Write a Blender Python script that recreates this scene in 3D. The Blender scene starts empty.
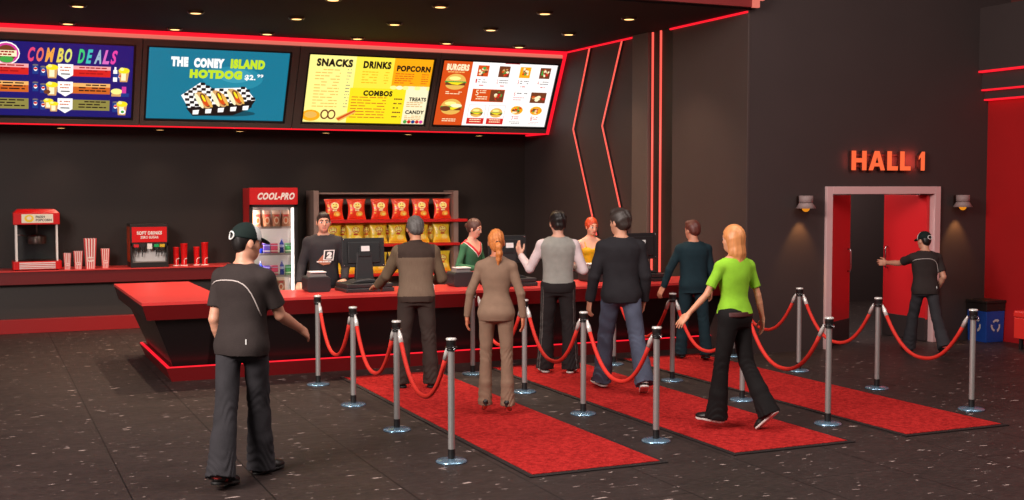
import bpy, math, random
import numpy as np
from mathutils import Vector, Matrix, Euler
random.seed(7)
SC = bpy.context.scene
COL = SC.collection

def lin(r, g=None, b=None):
    if g is None: r, g, b = r
    f = lambda v: (v/255.)/12.92 if v/255. <= 0.04045 else ((v/255.+0.055)/1.055)**2.4
    return (f(r), f(g), f(b), 1.0)

# ---------------------------------------------------------------- camera
cam_data = bpy.data.cameras.new('camera')
cam = bpy.data.objects.new('camera', cam_data); COL.objects.link(cam)
cam_data.sensor_width = 36.0
cam_data.lens = 36.0*1201.5/1024.0
cam.location = (-3.285, -12.393, 2.1055)
cam.rotation_euler = (math.pi/2-0.0532, 0.0, -0.42016)
cam_data.clip_end = 200
SC.camera = cam
# ---------------------------------------------------------------- world, exposure
SC.view_settings.view_transform = 'Standard'
SC.view_settings.look = 'None'
SC.view_settings.gamma = 1.0
SC.view_settings.exposure = 0.3
SC.view_settings.use_curve_mapping = False
w = bpy.data.worlds.new('world'); SC.world = w; w.use_nodes = True
w.node_tree.nodes['Background'].inputs[0].default_value = (1.0, 0.9, 0.86, 1)
w.node_tree.nodes['Background'].inputs[1].default_value = 0.13
SC.cycles.max_bounces = 6
SC.cycles.caustics_reflective = False
SC.cycles.caustics_refractive = False

# ---------------------------------------------------------------- unseen lobby fill (area lamps added to light the queue and walls)
def area(name, loc, size, power, color, target):
    l = bpy.data.lights.new(name, 'AREA'); l.shape = 'RECTANGLE'
    l.size, l.size_y = size; l.energy = power; l.color = color
    o = bpy.data.objects.new(name, l); COL.objects.link(o)
    o.location = loc
    d = Vector(target)-Vector(loc)
    o.rotation_euler = d.to_track_quat('-Z', 'Y').to_euler()
    return o
area('lobby_fill', (-6.5, -6.5, 5.0), (3.5, 2.5), 840, (1.0, 0.88, 0.81), (3.0, 0.0, 1.6))
area('lobby_fill', (4.5, -8.0, 6.2), (3.5, 2.5), 190, (1.0, 0.87, 0.80), (4.5, -1.0, 0.8))
area('lobby_fill', (1.5, -4.0, 6.0), (4.0, 1.6), 110, (1.0, 0.90, 0.86), (1.5, -3.0, 0.0))

# ---------------------------------------------------------------- materials
MATS = {}
def mat(name, rgb, rough=0.6, metal=0.0, emit=None, es=1.0, var=0.0, vscale=6.0, bump=0.0, bscale=60.0, spec=0.5, coat=0.0, sheen=0.0, alpha=None, trans=0.0, stretch=(1,1,1)):
    if name in MATS: return MATS[name]
    m = bpy.data.materials.new(name); m.use_nodes = True
    nt = m.node_tree; N = nt.nodes; L = nt.links
    b = N['Principled BSDF']
    c = lin(rgb)
    b.inputs['Base Color'].default_value = c
    b.inputs['Roughness'].default_value = rough
    b.inputs['Metallic'].default_value = metal
    b.inputs['Specular IOR Level'].default_value = spec
    b.inputs['Coat Weight'].default_value = coat
    b.inputs['Sheen Weight'].default_value = sheen
    if trans: b.inputs['Transmission Weight'].default_value = trans
    if emit is not None:
        b.inputs['Emission Color'].default_value = lin(emit)
        b.inputs['Emission Strength'].default_value = es
    if var or bump:
        tc = N.new('ShaderNodeTexCoord')
        mp = N.new('ShaderNodeMapping'); mp.inputs['Scale'].default_value = stretch
        L.new(tc.outputs['Object'], mp.inputs['Vector'])
    if var:
        n = N.new('ShaderNodeTexNoise'); n.inputs['Scale'].default_value = vscale; n.inputs['Detail'].default_value = 6
        L.new(mp.outputs['Vector'], n.inputs['Vector'])
        r = N.new('ShaderNodeMapRange'); r.inputs['From Min'].default_value = 0.25; r.inputs['From Max'].default_value = 0.75
        r.inputs['To Min'].default_value = 1-var; r.inputs['To Max'].default_value = 1+var
        L.new(n.outputs['Fac'], r.inputs['Value'])
        mx = N.new('ShaderNodeMix'); mx.data_type = 'RGBA'; mx.blend_type = 'MULTIPLY'
        mx.inputs[0].default_value = 1.0; mx.inputs[6].default_value = c
        L.new(r.outputs['Result'], mx.inputs[7])
        L.new(mx.outputs[2], b.inputs['Base Color'])
    if bump:
        n2 = N.new('ShaderNodeTexNoise'); n2.inputs['Scale'].default_value = bscale; n2.inputs['Detail'].default_value = 4
        L.new(mp.outputs['Vector'], n2.inputs['Vector'])
        bp = N.new('ShaderNodeBump'); bp.inputs['Strength'].default_value = bump; bp.inputs['Distance'].default_value = 0.01
        L.new(n2.outputs['Fac'], bp.inputs['Height']); L.new(bp.outputs['Normal'], b.inputs['Normal'])
    MATS[name] = m
    return m
def glow(name, rgb, s=1.0):
    """a self-lit surface (lamp, neon tube or screen picture) of the given colour"""
    if name in MATS: return MATS[name]
    m = bpy.data.materials.new(name); m.use_nodes = True
    b = m.node_tree.nodes['Principled BSDF']
    b.inputs['Base Color'].default_value = (0.01, 0.01, 0.01, 1); b.inputs['Roughness'].default_value = 0.35
    b.inputs['Emission Color'].default_value = lin(rgb); b.inputs['Emission Strength'].default_value = s
    MATS[name] = m
    return m

# ---------------------------------------------------------------- mesh helpers
class MB:
    def __init__(s): s.v = []; s.f = []; s.m = []; s.mats = []; s.smooth = []
    def mi(s, m):
        if m not in s.mats: s.mats.append(m)
        return s.mats.index(m)
    def add(s, vs, fs, m, smooth=False, M=None):
        o = len(s.v)
        if M is not None: vs = [tuple(M @ Vector(v)) for v in vs]
        s.v += [tuple(v) for v in vs]; k = s.mi(m)
        for f in fs: s.f.append([i+o for i in f]); s.m.append(k); s.smooth.append(smooth)
        return s
    def box(s, x0, x1, y0, y1, z0, z1, m, M=None):
        vs = [(x0,y0,z0),(x1,y0,z0),(x1,y1,z0),(x0,y1,z0),(x0,y0,z1),(x1,y0,z1),(x1,y1,z1),(x0,y1,z1)]
        return s.add(vs, [(0,3,2,1),(4,5,6,7),(0,1,5,4),(1,2,6,5),(2,3,7,6),(3,0,4,7)], m, False, M)
    def hexa(s, bottom, top, m):
        """prism between two outlines with the same number of points"""
        n = len(bottom)
        return s.add(list(bottom)+list(top), [tuple(range(n))[::-1], tuple(range(n, 2*n))]+[(i, (i+1) % n, n+(i+1) % n, n+i) for i in range(n)], m)
    def rbox(s, x0, x1, y0, y1, z0, z1, r, m, seg=4, axis='z', M=None):
        """box with rounded vertical edges along an axis"""
        if axis == 'z': a0,a1,b0,b1,c0,c1 = x0,x1,y0,y1,z0,z1; T = lambda a,b,c: (a,b,c)
        elif axis == 'y': a0,a1,b0,b1,c0,c1 = z0,z1,x0,x1,y0,y1; T = lambda a,b,c: (b,c,a)
        else: a0,a1,b0,b1,c0,c1 = y0,y1,z0,z1,x0,x1; T = lambda a,b,c: (c,a,b)
        P = []
        for (cx, cy, s0) in ((a1-r,b1-r,0),(a0+r,b1-r,1),(a0+r,b0+r,2),(a1-r,b0+r,3)):
            for k in range(seg+1):
                t = (s0+k/seg)*math.pi/2; P.append((cx+r*math.cos(t), cy+r*math.sin(t)))
        n = len(P)
        vs = [T(a,b,c0) for a,b in P]+[T(a,b,c1) for a,b in P]
        fs = [tuple(range(n))[::-1], tuple(range(n,2*n))]+[(i,(i+1)%n,n+(i+1)%n,n+i) for i in range(n)]
        return s.add(vs, fs, m, False, M)
    def lathe(s, prof, m, c=(0,0,0), n=20, smooth=True, M=None, caps=True):
        vs = []; fs = []
        for r, z in prof:
            for i in range(n):
                t = 2*math.pi*i/n; vs.append((c[0]+r*math.cos(t), c[1]+r*math.sin(t), c[2]+z))
        for k in range(len(prof)-1):
            for i in range(n): j = (i+1)%n; fs.append((k*n+i, k*n+j, (k+1)*n+j, (k+1)*n+i))
        s.add(vs, fs, m, smooth, M)
        if caps:
            o = len(vs)
            s.add([vs[i] for i in range(n)], [tuple(range(n))[::-1]], m, False, M)
            s.add([vs[o-n+i] for i in range(n)], [tuple(range(n))], m, False, M)
        return s
    def tube(s, pts, r, m, n=8, smooth=True, caps=True, M=None):
        pts = [Vector(p) for p in pts]; rr = r if isinstance(r, (list, tuple)) else [r]*len(pts)
        vs = []; fs = []; up = None
        for i, p in enumerate(pts):
            t = (pts[min(i+1, len(pts)-1)]-pts[max(i-1, 0)]).normalized()
            if up is None:
                a = Vector((0,0,1)) if abs(t.z) < 0.9 else Vector((1,0,0)); up = (a-t*a.dot(t)).normalized()
            else: up = (up-t*up.dot(t)).normalized()
            b = t.cross(up)
            for k in range(n):
                q = 2*math.pi*k/n; vs.append(tuple(p+(up*math.cos(q)+b*math.sin(q))*rr[i]))
        for i in range(len(pts)-1):
            for k in range(n): j = (k+1)%n; fs.append((i*n+k, i*n+j, (i+1)*n+j, (i+1)*n+k))
        if caps: fs += [tuple(range(n))[::-1], tuple(range((len(pts)-1)*n, len(pts)*n))]
        return s.add(vs, fs, m, smooth, M)
    def ell(s, c, r, m, n=12, k=8, M=None):
        prof = [(max(1e-4, math.sin(math.pi*i/k)), -math.cos(math.pi*i/k)) for i in range(k+1)]
        vs = []; fs = []
        for pr, pz in prof:
            for i in range(n):
                t = 2*math.pi*i/n; vs.append((c[0]+r[0]*pr*math.cos(t), c[1]+r[1]*pr*math.sin(t), c[2]+r[2]*pz))
        for a in range(k):
            for i in range(n): j = (i+1)%n; fs.append((a*n+i, a*n+j, (a+1)*n+j, (a+1)*n+i))
        return s.add(vs, fs, m, True, M)

def obj(name, mb, parent=None, bevel=0.0, label=None, loc=None):
    me = bpy.data.meshes.new(name)
    me.from_pydata(mb.v, [], mb.f); me.update()
    for m in mb.mats: me.materials.append(m)
    me.polygons.foreach_set('material_index', mb.m)
    me.polygons.foreach_set('use_smooth', mb.smooth)
    o = bpy.data.objects.new(name, me); COL.objects.link(o)
    if parent: o.parent = parent
    if loc: o.location = loc
    if bevel:
        md = o.modifiers.new('bevel', 'BEVEL'); md.width = bevel; md.segments = 2; md.limit_method = 'ANGLE'; md.angle_limit = 0.6
    if label: o['label'] = label
    return o
def tag(o, label, cat, group=None, kind=None):
    o['label'] = label; o['category'] = cat
    if group: o['group'] = group
    if kind: o['kind'] = kind
    return o
def thing(name, label, cat, loc=(0,0,0), rotz=0.0, group=None):
    o = bpy.data.objects.new(name, None); COL.objects.link(o); o.empty_display_size = 0.1
    o.location = loc; o.rotation_euler = (0, 0, rotz)
    return tag(o, label, cat, group)
def struct(name, mb, bevel=0.0, parent=None):
    o = obj(name, mb, parent, bevel)
    if not parent: o['kind'] = 'structure'
    return o
def copy_tree(o, parent=None):
    c = o.copy(); COL.objects.link(c)
    if parent is not None: c.parent = parent
    for ch in list(o.children): copy_tree(ch, c)
    return c

# ---------------------------------------------------------------- flat pictures and lettering
_txt = {}
def glyphs(text, shear=0.0, bold=0.0, extrude=0.0):
    k = (text, shear, bold, extrude)
    if k not in _txt:
        cu = bpy.data.curves.new('t', 'FONT'); cu.body = text; cu.shear = shear; cu.offset = bold; cu.extrude = extrude
        cu.resolution_u = 3; cu.space_character = 1.0+bold*2.2
        ob = bpy.data.objects.new('t', cu); COL.objects.link(ob)
        dg = bpy.context.evaluated_depsgraph_get(); dg.update()
        me = bpy.data.meshes.new_from_object(ob.evaluated_get(dg))
        vs = [tuple(v.co) for v in me.vertices]; fs = [tuple(p.vertices) for p in me.polygons]
        bpy.data.meshes.remove(me); bpy.data.objects.remove(ob); bpy.data.curves.remove(cu)
        xs = [v[0] for v in vs]; ys = [v[1] for v in vs]
        _txt[k] = (vs, fs, min(xs), max(xs), min(ys), max(ys))
    return _txt[k]
class Panel:
    """a flat picture: origin at top-left, u to the right, v down, both 0..1; layers a hair apart"""
    def __init__(s, origin, U, V, step=0.0012):
        s.o = Vector(origin); s.U = Vector(U); s.V = Vector(V); s.n = s.V.cross(s.U).normalized()
        s.step = step; s.mb = MB()
    def pt(s, u, v, l): return tuple(s.o+s.U*u+s.V*v+s.n*(l*s.step))
    def poly(s, pts, m, l=1):
        s.mb.add([s.pt(u, v, l) for u, v in pts], [tuple(range(len(pts)))[::-1]], m)
    def rect(s, u0, v0, u1, v1, m, l=1): s.poly([(u0,v0),(u1,v0),(u1,v1),(u0,v1)], m, l)
    def ell(s, u, v, ru, rv, m, l=1, n=16, a0=0, a1=360):
        s.poly([(u+ru*math.cos(math.radians(a0+(a1-a0)*i/n)), v+rv*math.sin(math.radians(a0+(a1-a0)*i/n))) for i in range(n if a1-a0 == 360 else n+1)], m, l)
    def text(s, t, u0, v0, u1, v1, m, l=4, shear=0.0, bold=0.0, mats=None):
        """lettering stretched to fill the box"""
        if mats:
            # colour per letter: advance by each letter's share of the width
            ws = [(0.45 if ch == ' ' else 0.32 if ch in 'I1.' else 1.15 if ch in 'MW' else 0.85) for ch in t]; tot = sum(ws); u = u0
            for ch, w_, mm in zip(t, ws, mats):
                du = (u1-u0)*w_/tot
                if ch != ' ': s.text(ch, u, v0, u+du*0.88, v1, mm, l, shear, bold)
                u += du
            return
        vs, fs, x0, x1, y0, y1 = glyphs(t, shear, bold)
        s.mb.add([s.pt(u0+(x-x0)/(x1-x0)*(u1-u0), v1-(y-y0)/(y1-y0)*(v1-v0), l) for x, y, z in vs], fs, m)
    def lines(s, u0, v0, u1, v1, n, m, l=3, seed=1, th=0.35):
        """rows of small print too fine to read"""
        r = random.Random(seed); h = (v1-v0)/n
        for i in range(n):
            u = u0
            while u < u1-0.005:
                w_ = r.uniform(0.15, 0.3)*(u1-u0); w_ = min(w_, u1-u)
                if r.random() < 0.85: s.rect(u, v0+i*h, u+w_*0.85, v0+i*h+h*th, m, l)
                u += w_
    def done(s, name, parent, label=None): return obj(name, s.mb, parent, label=label)
# ================================================================ the room
XW, YH, YB, ZC, ZT = 5.49, 0.05, 6.70, 4.27, 6.2
def floor_mat():
    m = bpy.data.materials.new('dark_vinyl_floor'); m.use_nodes = True
    nt = m.node_tree; N = nt.nodes; L = nt.links; b = N['Principled BSDF']
    tc = N.new('ShaderNodeTexCoord')
    def noise(scale, st, det=5.0, off=(0,0,0)):
        mp = N.new('ShaderNodeMapping'); mp.inputs['Scale'].default_value = st; mp.inputs['Location'].default_value = off
        L.new(tc.outputs['Object'], mp.inputs['Vector'])
        n = N.new('ShaderNodeTexNoise'); n.inputs['Scale'].default_value = scale; n.inputs['Detail'].default_value = det
        L.new(mp.outputs['Vector'], n.inputs['Vector']); return n.outputs['Fac']
    def ramp(src, a, ca, b_, cb):
        r = N.new('ShaderNodeValToRGB'); L.new(src, r.inputs['Fac'])
        r.color_ramp.elements[0].position = a; r.color_ramp.elements[0].color = ca
        r.color_ramp.elements[1].position = b_; r.color_ramp.elements[1].color = cb
        return r.outputs['Color']
    def mix(f, a, b_, t='MIX'):
        x = N.new('ShaderNodeMix'); x.data_type = 'RGBA'; x.blend_type = t
        if isinstance(f, float): x.inputs[0].default_value = f
        else: L.new(f, x.inputs[0])
        for s_, v in ((6, a), (7, b_)):
            if isinstance(v, tuple): x.inputs[s_].default_value = v
            else: L.new(v, x.inputs[s_])
        return x.outputs[2]
    K, W = (0,0,0,1), (1,1,1,1)
    base = ramp(noise(2.2, (0.8, 2.2, 1)), 0.3, lin(36, 28, 26), 0.7, lin(60, 48, 45))
    streak = ramp(noise(9.0, (1.2, 9.0, 1), 6.0, (3, 1, 0)), 0.34, lin(24, 18, 17), 0.62, lin(68, 55, 52))
    c = mix(0.55, base, streak)
    f1 = ramp(noise(7.5, (1.0, 3.0, 1), 3.5, (7, 2, 0)), 0.665, K, 0.70, W)      # pale flecks
    c = mix(f1, c, lin(186, 166, 160))
    f2 = ramp(noise(30.0, (0.8, 3.0, 1), 2.0, (1, 9, 0)), 0.70, K, 0.76, W)
    g2 = N.new('ShaderNodeMath'); g2.operation = 'MULTIPLY'; g2.inputs[1].default_value = 0.35
    L.new(f2, g2.inputs[0])
    c = mix(g2.outputs[0], c, lin(150, 130, 124))
    # long boards running away from the camera, thin dark joints
    mp = N.new('ShaderNodeMapping'); mp.inputs['Rotation'].default_value = (0, 0, math.pi/2); mp.inputs['Location'].default_value = (0.35, 0.60, 0)
    L.new(tc.outputs['Object'], mp.inputs['Vector'])
    br = N.new('ShaderNodeTexBrick'); br.inputs['Scale'].default_value = 1.0; br.inputs['Brick Width'].default_value = 5.8; br.inputs['Row Height'].default_value = 0.88
    br.inputs['Mortar Size'].default_value = 0.006; br.inputs['Mortar Smooth'].default_value = 0.0
    L.new(mp.outputs['Vector'], br.inputs['Vector'])
    c = mix(br.outputs['Fac'], c, lin(20, 14, 13))
    L.new(c, b.inputs['Base Color'])
    rr = N.new('ShaderNodeMapRange'); rr.inputs['To Min'].default_value = 0.42; rr.inputs['To Max'].default_value = 0.62
    L.new(noise(6.0, (1, 3, 1), 4.0, (2, 2, 0)), rr.inputs['Value']); L.new(rr.outputs['Result'], b.inputs['Roughness'])
    b.inputs['Specular IOR Level'].default_value = 0.4
    return m
M_FLOOR = floor_mat()
M_WALL = mat('dark_wall_paint', (60, 48, 47), 0.62, var=0.07, vscale=1.4, bump=0.05, bscale=90)
M_WALLB = mat('brown_black_wall_paint', (30, 17, 11), 0.6, var=0.08, vscale=1.2)
M_WALLT = mat('taupe_pilaster_paint', (94, 78, 72), 0.6, var=0.04, vscale=2)
M_CEIL = mat('black_ceiling_paint', (20, 11, 10), 0.85)
M_RED = mat('red_wall_paint', (176, 12, 16), 0.6, var=0.08, vscale=1.5)
M_REDLAM = mat('red_laminate', (212, 62, 60), 0.3, var=0.04, vscale=2.5)  # paler and pinker than the laminate: worktop gloss is in the colour
M_REDDK = mat('shaded_red_laminate', (108, 12, 16), 0.4, var=0.04, vscale=2.5)  # same red as the worktop, its weaker light darkened into the colour
M_BLACK = mat('black_paint', (24, 20, 20), 0.5)
M_NEON = glow('red_neon', (255, 92, 78), 1.05)
M_LED = glow('red_led_strip', (255, 22, 42), 1.0)
M_PINK = glow('pink_led_glow', (255, 130, 112), 0.62)  # fascia LED edges, and the lit ledge over the menu screens
M_CHROME = mat('chrome', (205, 205, 208), 0.14, 1.0)

fl = MB(); fl.add([(-14,-20,0),(16,-20,0),(16,12,0),(-14,12,0)], [(0,1,2,3)], M_FLOOR)
struct('floor', fl)
b = MB(); b.box(-9.0, XW+0.4, YB, YB+0.15, 0, ZC+0.3, M_WALLB); struct('wall_back', b)
b = MB(); b.box(XW, XW+0.4, YH, YB, 0, ZT, M_WALL); struct('wall_side', b)
# hall wall with the door opening
DX0, DX1, DZ = 6.77, 8.47, 2.0
b = MB()
b.box(XW+0.4, DX0-0.02, YH, YH+0.25, 0, ZT, M_WALL); b.box(DX1+0.02, 10.4, YH, YH+0.25, 0, ZT, M_WALL)
b.box(DX0-0.02, DX1+0.02, YH, YH+0.25, DZ+0.02, ZT, M_WALL)
struct('wall_hall', b)
# screening-hall interior behind the door
b = MB(); b.box(XW+0.4, XW+0.5, YH+0.25, 5.0, 0, 3.2, M_BLACK); b.box(XW+0.4, 12.6, 5.0, 5.1, 0, 3.2, M_WALL)
b.box(12.5, 12.6, YH+0.25, 5.0, 0, 3.2, M_BLACK); b.box(XW+0.4, 12.6, YH+0.25, 5.0, 3.2, 3.3, M_BLACK)
struct('wall_interior', b)
area('hall_fill', (7.0, 1.9, 3.15), (1.2, 0.8), 62, (1.0, 0.8, 0.75), (8.4, 1.2, 0.8))  # unseen lamp placed to brighten the door leaf and interior
area('hall_fill', (10.8, 3.2, 3.15), (1.2, 0.8), 60, (1.0, 0.8, 0.75), (11.0, 4.5, 1.0))  # unseen fill added to lighten the interior beyond the leaf
# pilaster and recess on the side wall
b = MB(); b.box(XW-0.07, XW, 2.40, 2.84, 0, ZC, M_WALLT); struct('trim_pilaster', b, 0.006)
b = MB(); b.box(XW-0.02, XW, 1.80, 2.40, 0, ZC, M_BLACK); struct('trim_recess', b)
b = MB(); b.box(XW-0.03, XW+0.002, YH-0.005, 1.80, 0.0, ZC-0.0, mat('warm_grey_panel', (70, 56, 53), 0.6, var=0.05, vscale=1.5)); struct('trim_panel', b, 0.004)
# lowered ceiling over the kiosk, fascia board and LED edges
b = MB(); b.box(-9.0, XW+0.02, YH-0.0, YB, ZC, ZC+0.12, M_CEIL); struct('ceiling', b)
b = MB(); b.box(-9.0, XW+0.07, YH-0.12, YH-0.0, ZC+0.02, ZC+0.75, M_WALL); struct('trim_fascia', b)
b = MB(); b.box(-9.0, XW-0.03, YH-0.135, YH-0.12, ZC+0.015, ZC+0.115, mat('red_fascia_board', (130, 34, 34), 0.5))
b.box(-9.0, XW+0.07, YH-0.15, YH-0.12, ZC+0.115, ZC+0.14, M_PINK)
b.box(XW-0.06, XW+0.09, YH-0.17, YH-0.12, ZC+0.10, ZC+0.30, M_PINK); b.box(XW-0.07, XW+0.02, YH-0.17, YH-0.12, ZC+0.01, ZC+0.10, M_PINK)
struct('trim_led_edge', b)
b = MB()
for y0, y1 in ((YH, 1.85), (2.84, 5.02)): b.box(XW-0.055, XW-0.03, y0, y1, ZC-0.035, ZC-0.012, M_LED)
struct('trim_led_ceiling', b)
# right-hand block: stepped red edges over a red wall
b = MB(); b.box(10.4, 12.6, -8.0, YH+0.25, 0, ZT, M_BLACK); struct('wall_block', b)
b = MB()
b.box(9.24, 10.4, -8.0, YH, 3.66, 4.52, M_WALL); b.box(9.30, 10.4, -8.0, YH, 3.42, 3.66, M_WALL)
b.box(9.35, 10.4, -8.0, YH, 3.29, 3.42, M_WALL); struct('wall_right', b)
b = MB(); b.box(9.42, 10.4, -8.0, YH, 0, 3.29, M_RED); struct('wall_red', b)
b = MB()
b.box(9.23, 9.30, -8.0, YH, 3.645, 3.67, M_LED); b.box(9.29, 9.35, -8.0, YH, 3.40, 3.42, M_LED); b.box(9.34, 9.42, -8.0, YH, 3.27, 3.29, M_LED)
struct('trim_led_right', b)
b = MB(); b.box(9.8, 10.4, -8.0, YH, 4.52, 4.9, mat('maroon_paint', (90, 40, 36), 0.6)); struct('trim_upper', b)

# neon zigzags and straight tubes on the side wall
def neon(name, pts, label, r=0.02, group=None, n=4):
    t = MB(); t.tube(pts, r, M_NEON, 8)
    bk = MB(); bk.tube([(XW-0.014, p[1], p[2]) for p in pts], 0.012, M_BLACK, 6)
    e = thing(name, label, 'neon light', group=group)
    obj('neon_tube', t, e); obj('backing', bk, e)
xn = XW-0.04; ZA0, ZA1, ZA2, ZE1 = 4.22, 4.77, 3.97, 3.01; ZB0, ZB1, ZB2, ZE2 = 3.20, 3.80, 3.03, 3.02
neon('neon_light', [(xn,ZA0,ZC-0.03),(xn,ZA1,ZE1),(xn,ZA2,1.35)], 'zigzag red neon tube nearest the menu screens on the dark side wall', 0.013)
neon('neon_light', [(xn,ZB0,ZC-0.03),(xn,ZB1,ZE2),(xn,ZB2,1.35)], 'zigzag red neon tube beside the taupe pilaster on the side wall', 0.013)
neon('neon_light', [(XW-0.03,2.33,0.9),(XW-0.03,2.33,ZC-0.01)], 'straight vertical red neon tube touching the taupe pilaster', 0.016)
neon('neon_light', [(XW-0.03,2.11,0.9),(XW-0.03,2.11,ZC-0.01)], 'straight vertical red neon tube beside the dark recess, second from the pilaster', 0.016)

# recessed downlights
M_BULB = glow('warm_downlight', (255, 196, 120), 2.2)
M_CAN = mat('downlight_can', (70, 46, 30), 0.35, 0.5)
def downlight(x, y, z, label, group, power):
    e = thing('downlight', label, 'ceiling light', (x, y, z), group=group)
    r = MB(); r.lathe([(0.085,-0.004),(0.105,-0.004),(0.105,-0.012),(0.09,-0.03),(0.078,-0.03),(0.078,-0.004)], M_CAN, n=20, caps=False)
    obj('trim_ring', r, e)
    d = MB(); d.lathe([(0.0005,-0.027),(0.062,-0.027),(0.076,-0.012)], M_BULB, n=20, caps=False); obj('bulb', d, e)
    l = bpy.data.lights.new('downlight_spot', 'SPOT'); l.energy = power; l.spot_size = math.radians(105); l.spot_blend = 0.9
    l.color = (1.0, 0.74, 0.52); l.shadow_soft_size = 0.07
    o = bpy.data.objects.new('downlight_spot', l); COL.objects.link(o); o.parent = e; o.location = (0, 0, -0.05)
for y, rn in ((1.23, 'front row'), (2.95, 'middle row'), (4.65, 'back row')):
    for i, x in enumerate((-2.11, -0.73, 0.54, 1.86, 3.25, 4.45)):
        od = ('leftmost', 'second from left', 'third from left', 'fourth from left', 'fifth from left', 'rightmost')
        wh = 'round downlight in the front ceiling row, above the counter\'s left arm, %s' % od[i] if y < 2 and i < 3 else 'round downlight in the front ceiling row, %s' % ('left of the three in view', 'middle of the three in view', 'right of the three in view')[i-3] if y < 2 else 'round downlight in the %s of the black ceiling, %s' % (rn, od[i])
        downlight(x, y, ZC, wh, 'ceiling downlights in the %s' % rn, 150 if y < 2 else 130 if y < 4 else 130)
for i, x in enumerate((-2.12, -0.73, 0.46, 1.82, 3.19, 4.44)):
    downlight(x, 6.25, 2.97, 'small downlight under the menu screen box, %s' % ('leftmost', 'second from left', 'third from left', 'fourth from left', 'fifth from left', 'rightmost')[i], 'downlights under the menu box', 16)

# back wall plinth
b = MB(); b.box(-9.0, 0.40, 6.05, YB, 0.0, 0.20, mat('red_plinth_laminate', (160, 24, 26), 0.4)); struct('baseboard_back', b, 0.004)

# ---------------------------------------------------------------- door to hall 1
door = bpy.data.objects.new('door_1', None); COL.objects.link(door); door['kind'] = 'structure'
M_FRAME = mat('red_lit_metal_frame', (226, 186, 186), 0.4, 0.1, bump=0.04)  # pale metal with the reddish light tinted into its base colour
M_DOORRED = mat('red_door_laminate', (214, 36, 42), 0.35)
M_KICK = mat('black_kick_plate', (52, 42, 42), 0.5)
b = MB(); x0, x1 = DX0-0.10, DX1+0.10
b.box(x0, DX0, YH-0.04, YH+0.27, 0, 2.10, M_FRAME); b.box(DX1, x1, YH-0.04, YH+0.27, 0, 2.10, M_FRAME)
b.box(DX0, DX1, YH-0.04, YH+0.27, DZ, 2.10, M_FRAME); obj('door_frame', b, door, 0.006)
def leaf(hx, hy, ang, w_, side, label):
    e = bpy.data.objects.new('door_leaf', None)
    t = MB(); t.box(0, w_, -0.022, 0.022, 0.30, 1.985, M_DOORRED)
    M = Matrix.Translation((hx, hy, 0)) @ Matrix.Rotation(ang, 4, 'Z')
    o = obj('door_leaf', t, door, 0.003, label); o.matrix_local = M
    k = MB(); k.box(0.003, w_-0.003, -0.028, 0.028, 0.01, 0.32, M_KICK); obj('kick_plate', k, o, 0.003)
    for s in (-1, 1):
        h = MB(); xx = w_-0.09
        h.tube([(xx, s*0.02, 0.96),(xx, s*0.06, 0.965),(xx, s*0.065, 1.0),(xx, s*0.065, 1.22),(xx, s*0.06, 1.255),(xx, s*0.02, 1.26)], 0.011, M_CHROME, 8)
        obj('handle', h, o, label='chrome bar handle')
leaf(DX0+0.03, YH+0.12, math.radians(30), 0.80, 1, 'red left door leaf swung inward')
leaf(DX1-0.03, YH+0.05, math.radians(90), 0.84, -1, 'red right door leaf held open')
# ================================================================ menu box
A_ = Vector((0, 5.07, ZC)); B_ = Vector((0, 5.76, 2.97)); SL = (B_-A_).length; DS = (B_-A_)/SL
NS = Vector((1, 0, 0)).cross(DS).normalized()      # out of the slanted face towards the room
if NS.y > 0: NS = -NS
def sp(x, s, out=0.0): return tuple(Vector((x, 0, 0))+A_+DS*s+NS*out)
M_BOX = mat('black_brown_box', (70, 58, 54), 0.5)
box = thing('menu_box', 'long slanted black box with red LED edges carrying four menu screens above the kiosk', 'sign', (0, 0, 0))
b = MB()
x0, x1 = -5.6, XW-0.005
b.hexa([(x0, 5.09, ZC-0.002),(x0, 5.78, 2.99),(x0, YB-0.005, 2.99),(x0, YB-0.005, ZC-0.002)], [(x1, 5.09, ZC-0.002),(x1, 5.78, 2.99),(x1, YB-0.005, 2.99),(x1, YB-0.005, ZC-0.002)], M_BOX)
obj('housing', b, box)
b = MB()
b.hexa([sp(x0, -0.0, 0.03), sp(x0, 0.05, 0.03), sp(x0, 0.05, 0), sp(x0, 0.0, 0)], [sp(x1, -0.0, 0.03), sp(x1, 0.05, 0.03), sp(x1, 0.05, 0), sp(x1, 0.0, 0)], M_LED)
b.hexa([sp(x0, SL-0.025, 0.03), sp(x0, SL-0.005, 0.03), sp(x0, SL-0.005, 0), sp(x0, SL-0.025, 0)], [sp(x1, SL-0.025, 0.03), sp(x1, SL-0.005, 0.03), sp(x1, SL-0.005, 0), sp(x1, SL-0.025, 0)], M_LED)
b.hexa([sp(x1-0.07, 0.05, 0.03), sp(x1-0.07, SL-0.03, 0.03), sp(x1-0.07, SL-0.03, 0), sp(x1-0.07, 0.05, 0)], [sp(x1, 0.05, 0.03), sp(x1, SL-0.03, 0.03), sp(x1, SL-0.03, 0), sp(x1, 0.05, 0)], M_LED)
b.box(x1-0.03, x1, 5.8, YB-0.1, 2.965, 2.99, M_LED)
obj('led_edge', b, box)
b = MB()
b.hexa([sp(x0, 0.055, 0.05), sp(x0, 0.10, 0.05), sp(x0, 0.10, 0), sp(x0, 0.055, 0)], [sp(x1-0.08, 0.055, 0.05), sp(x1-0.08, 0.10, 0.05), sp(x1-0.08, 0.10, 0), sp(x1-0.08, 0.055, 0)], M_PINK)
obj('lit_ledge', b, box)  # ledge under the LED; the light falling on it is drawn as emission

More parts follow.
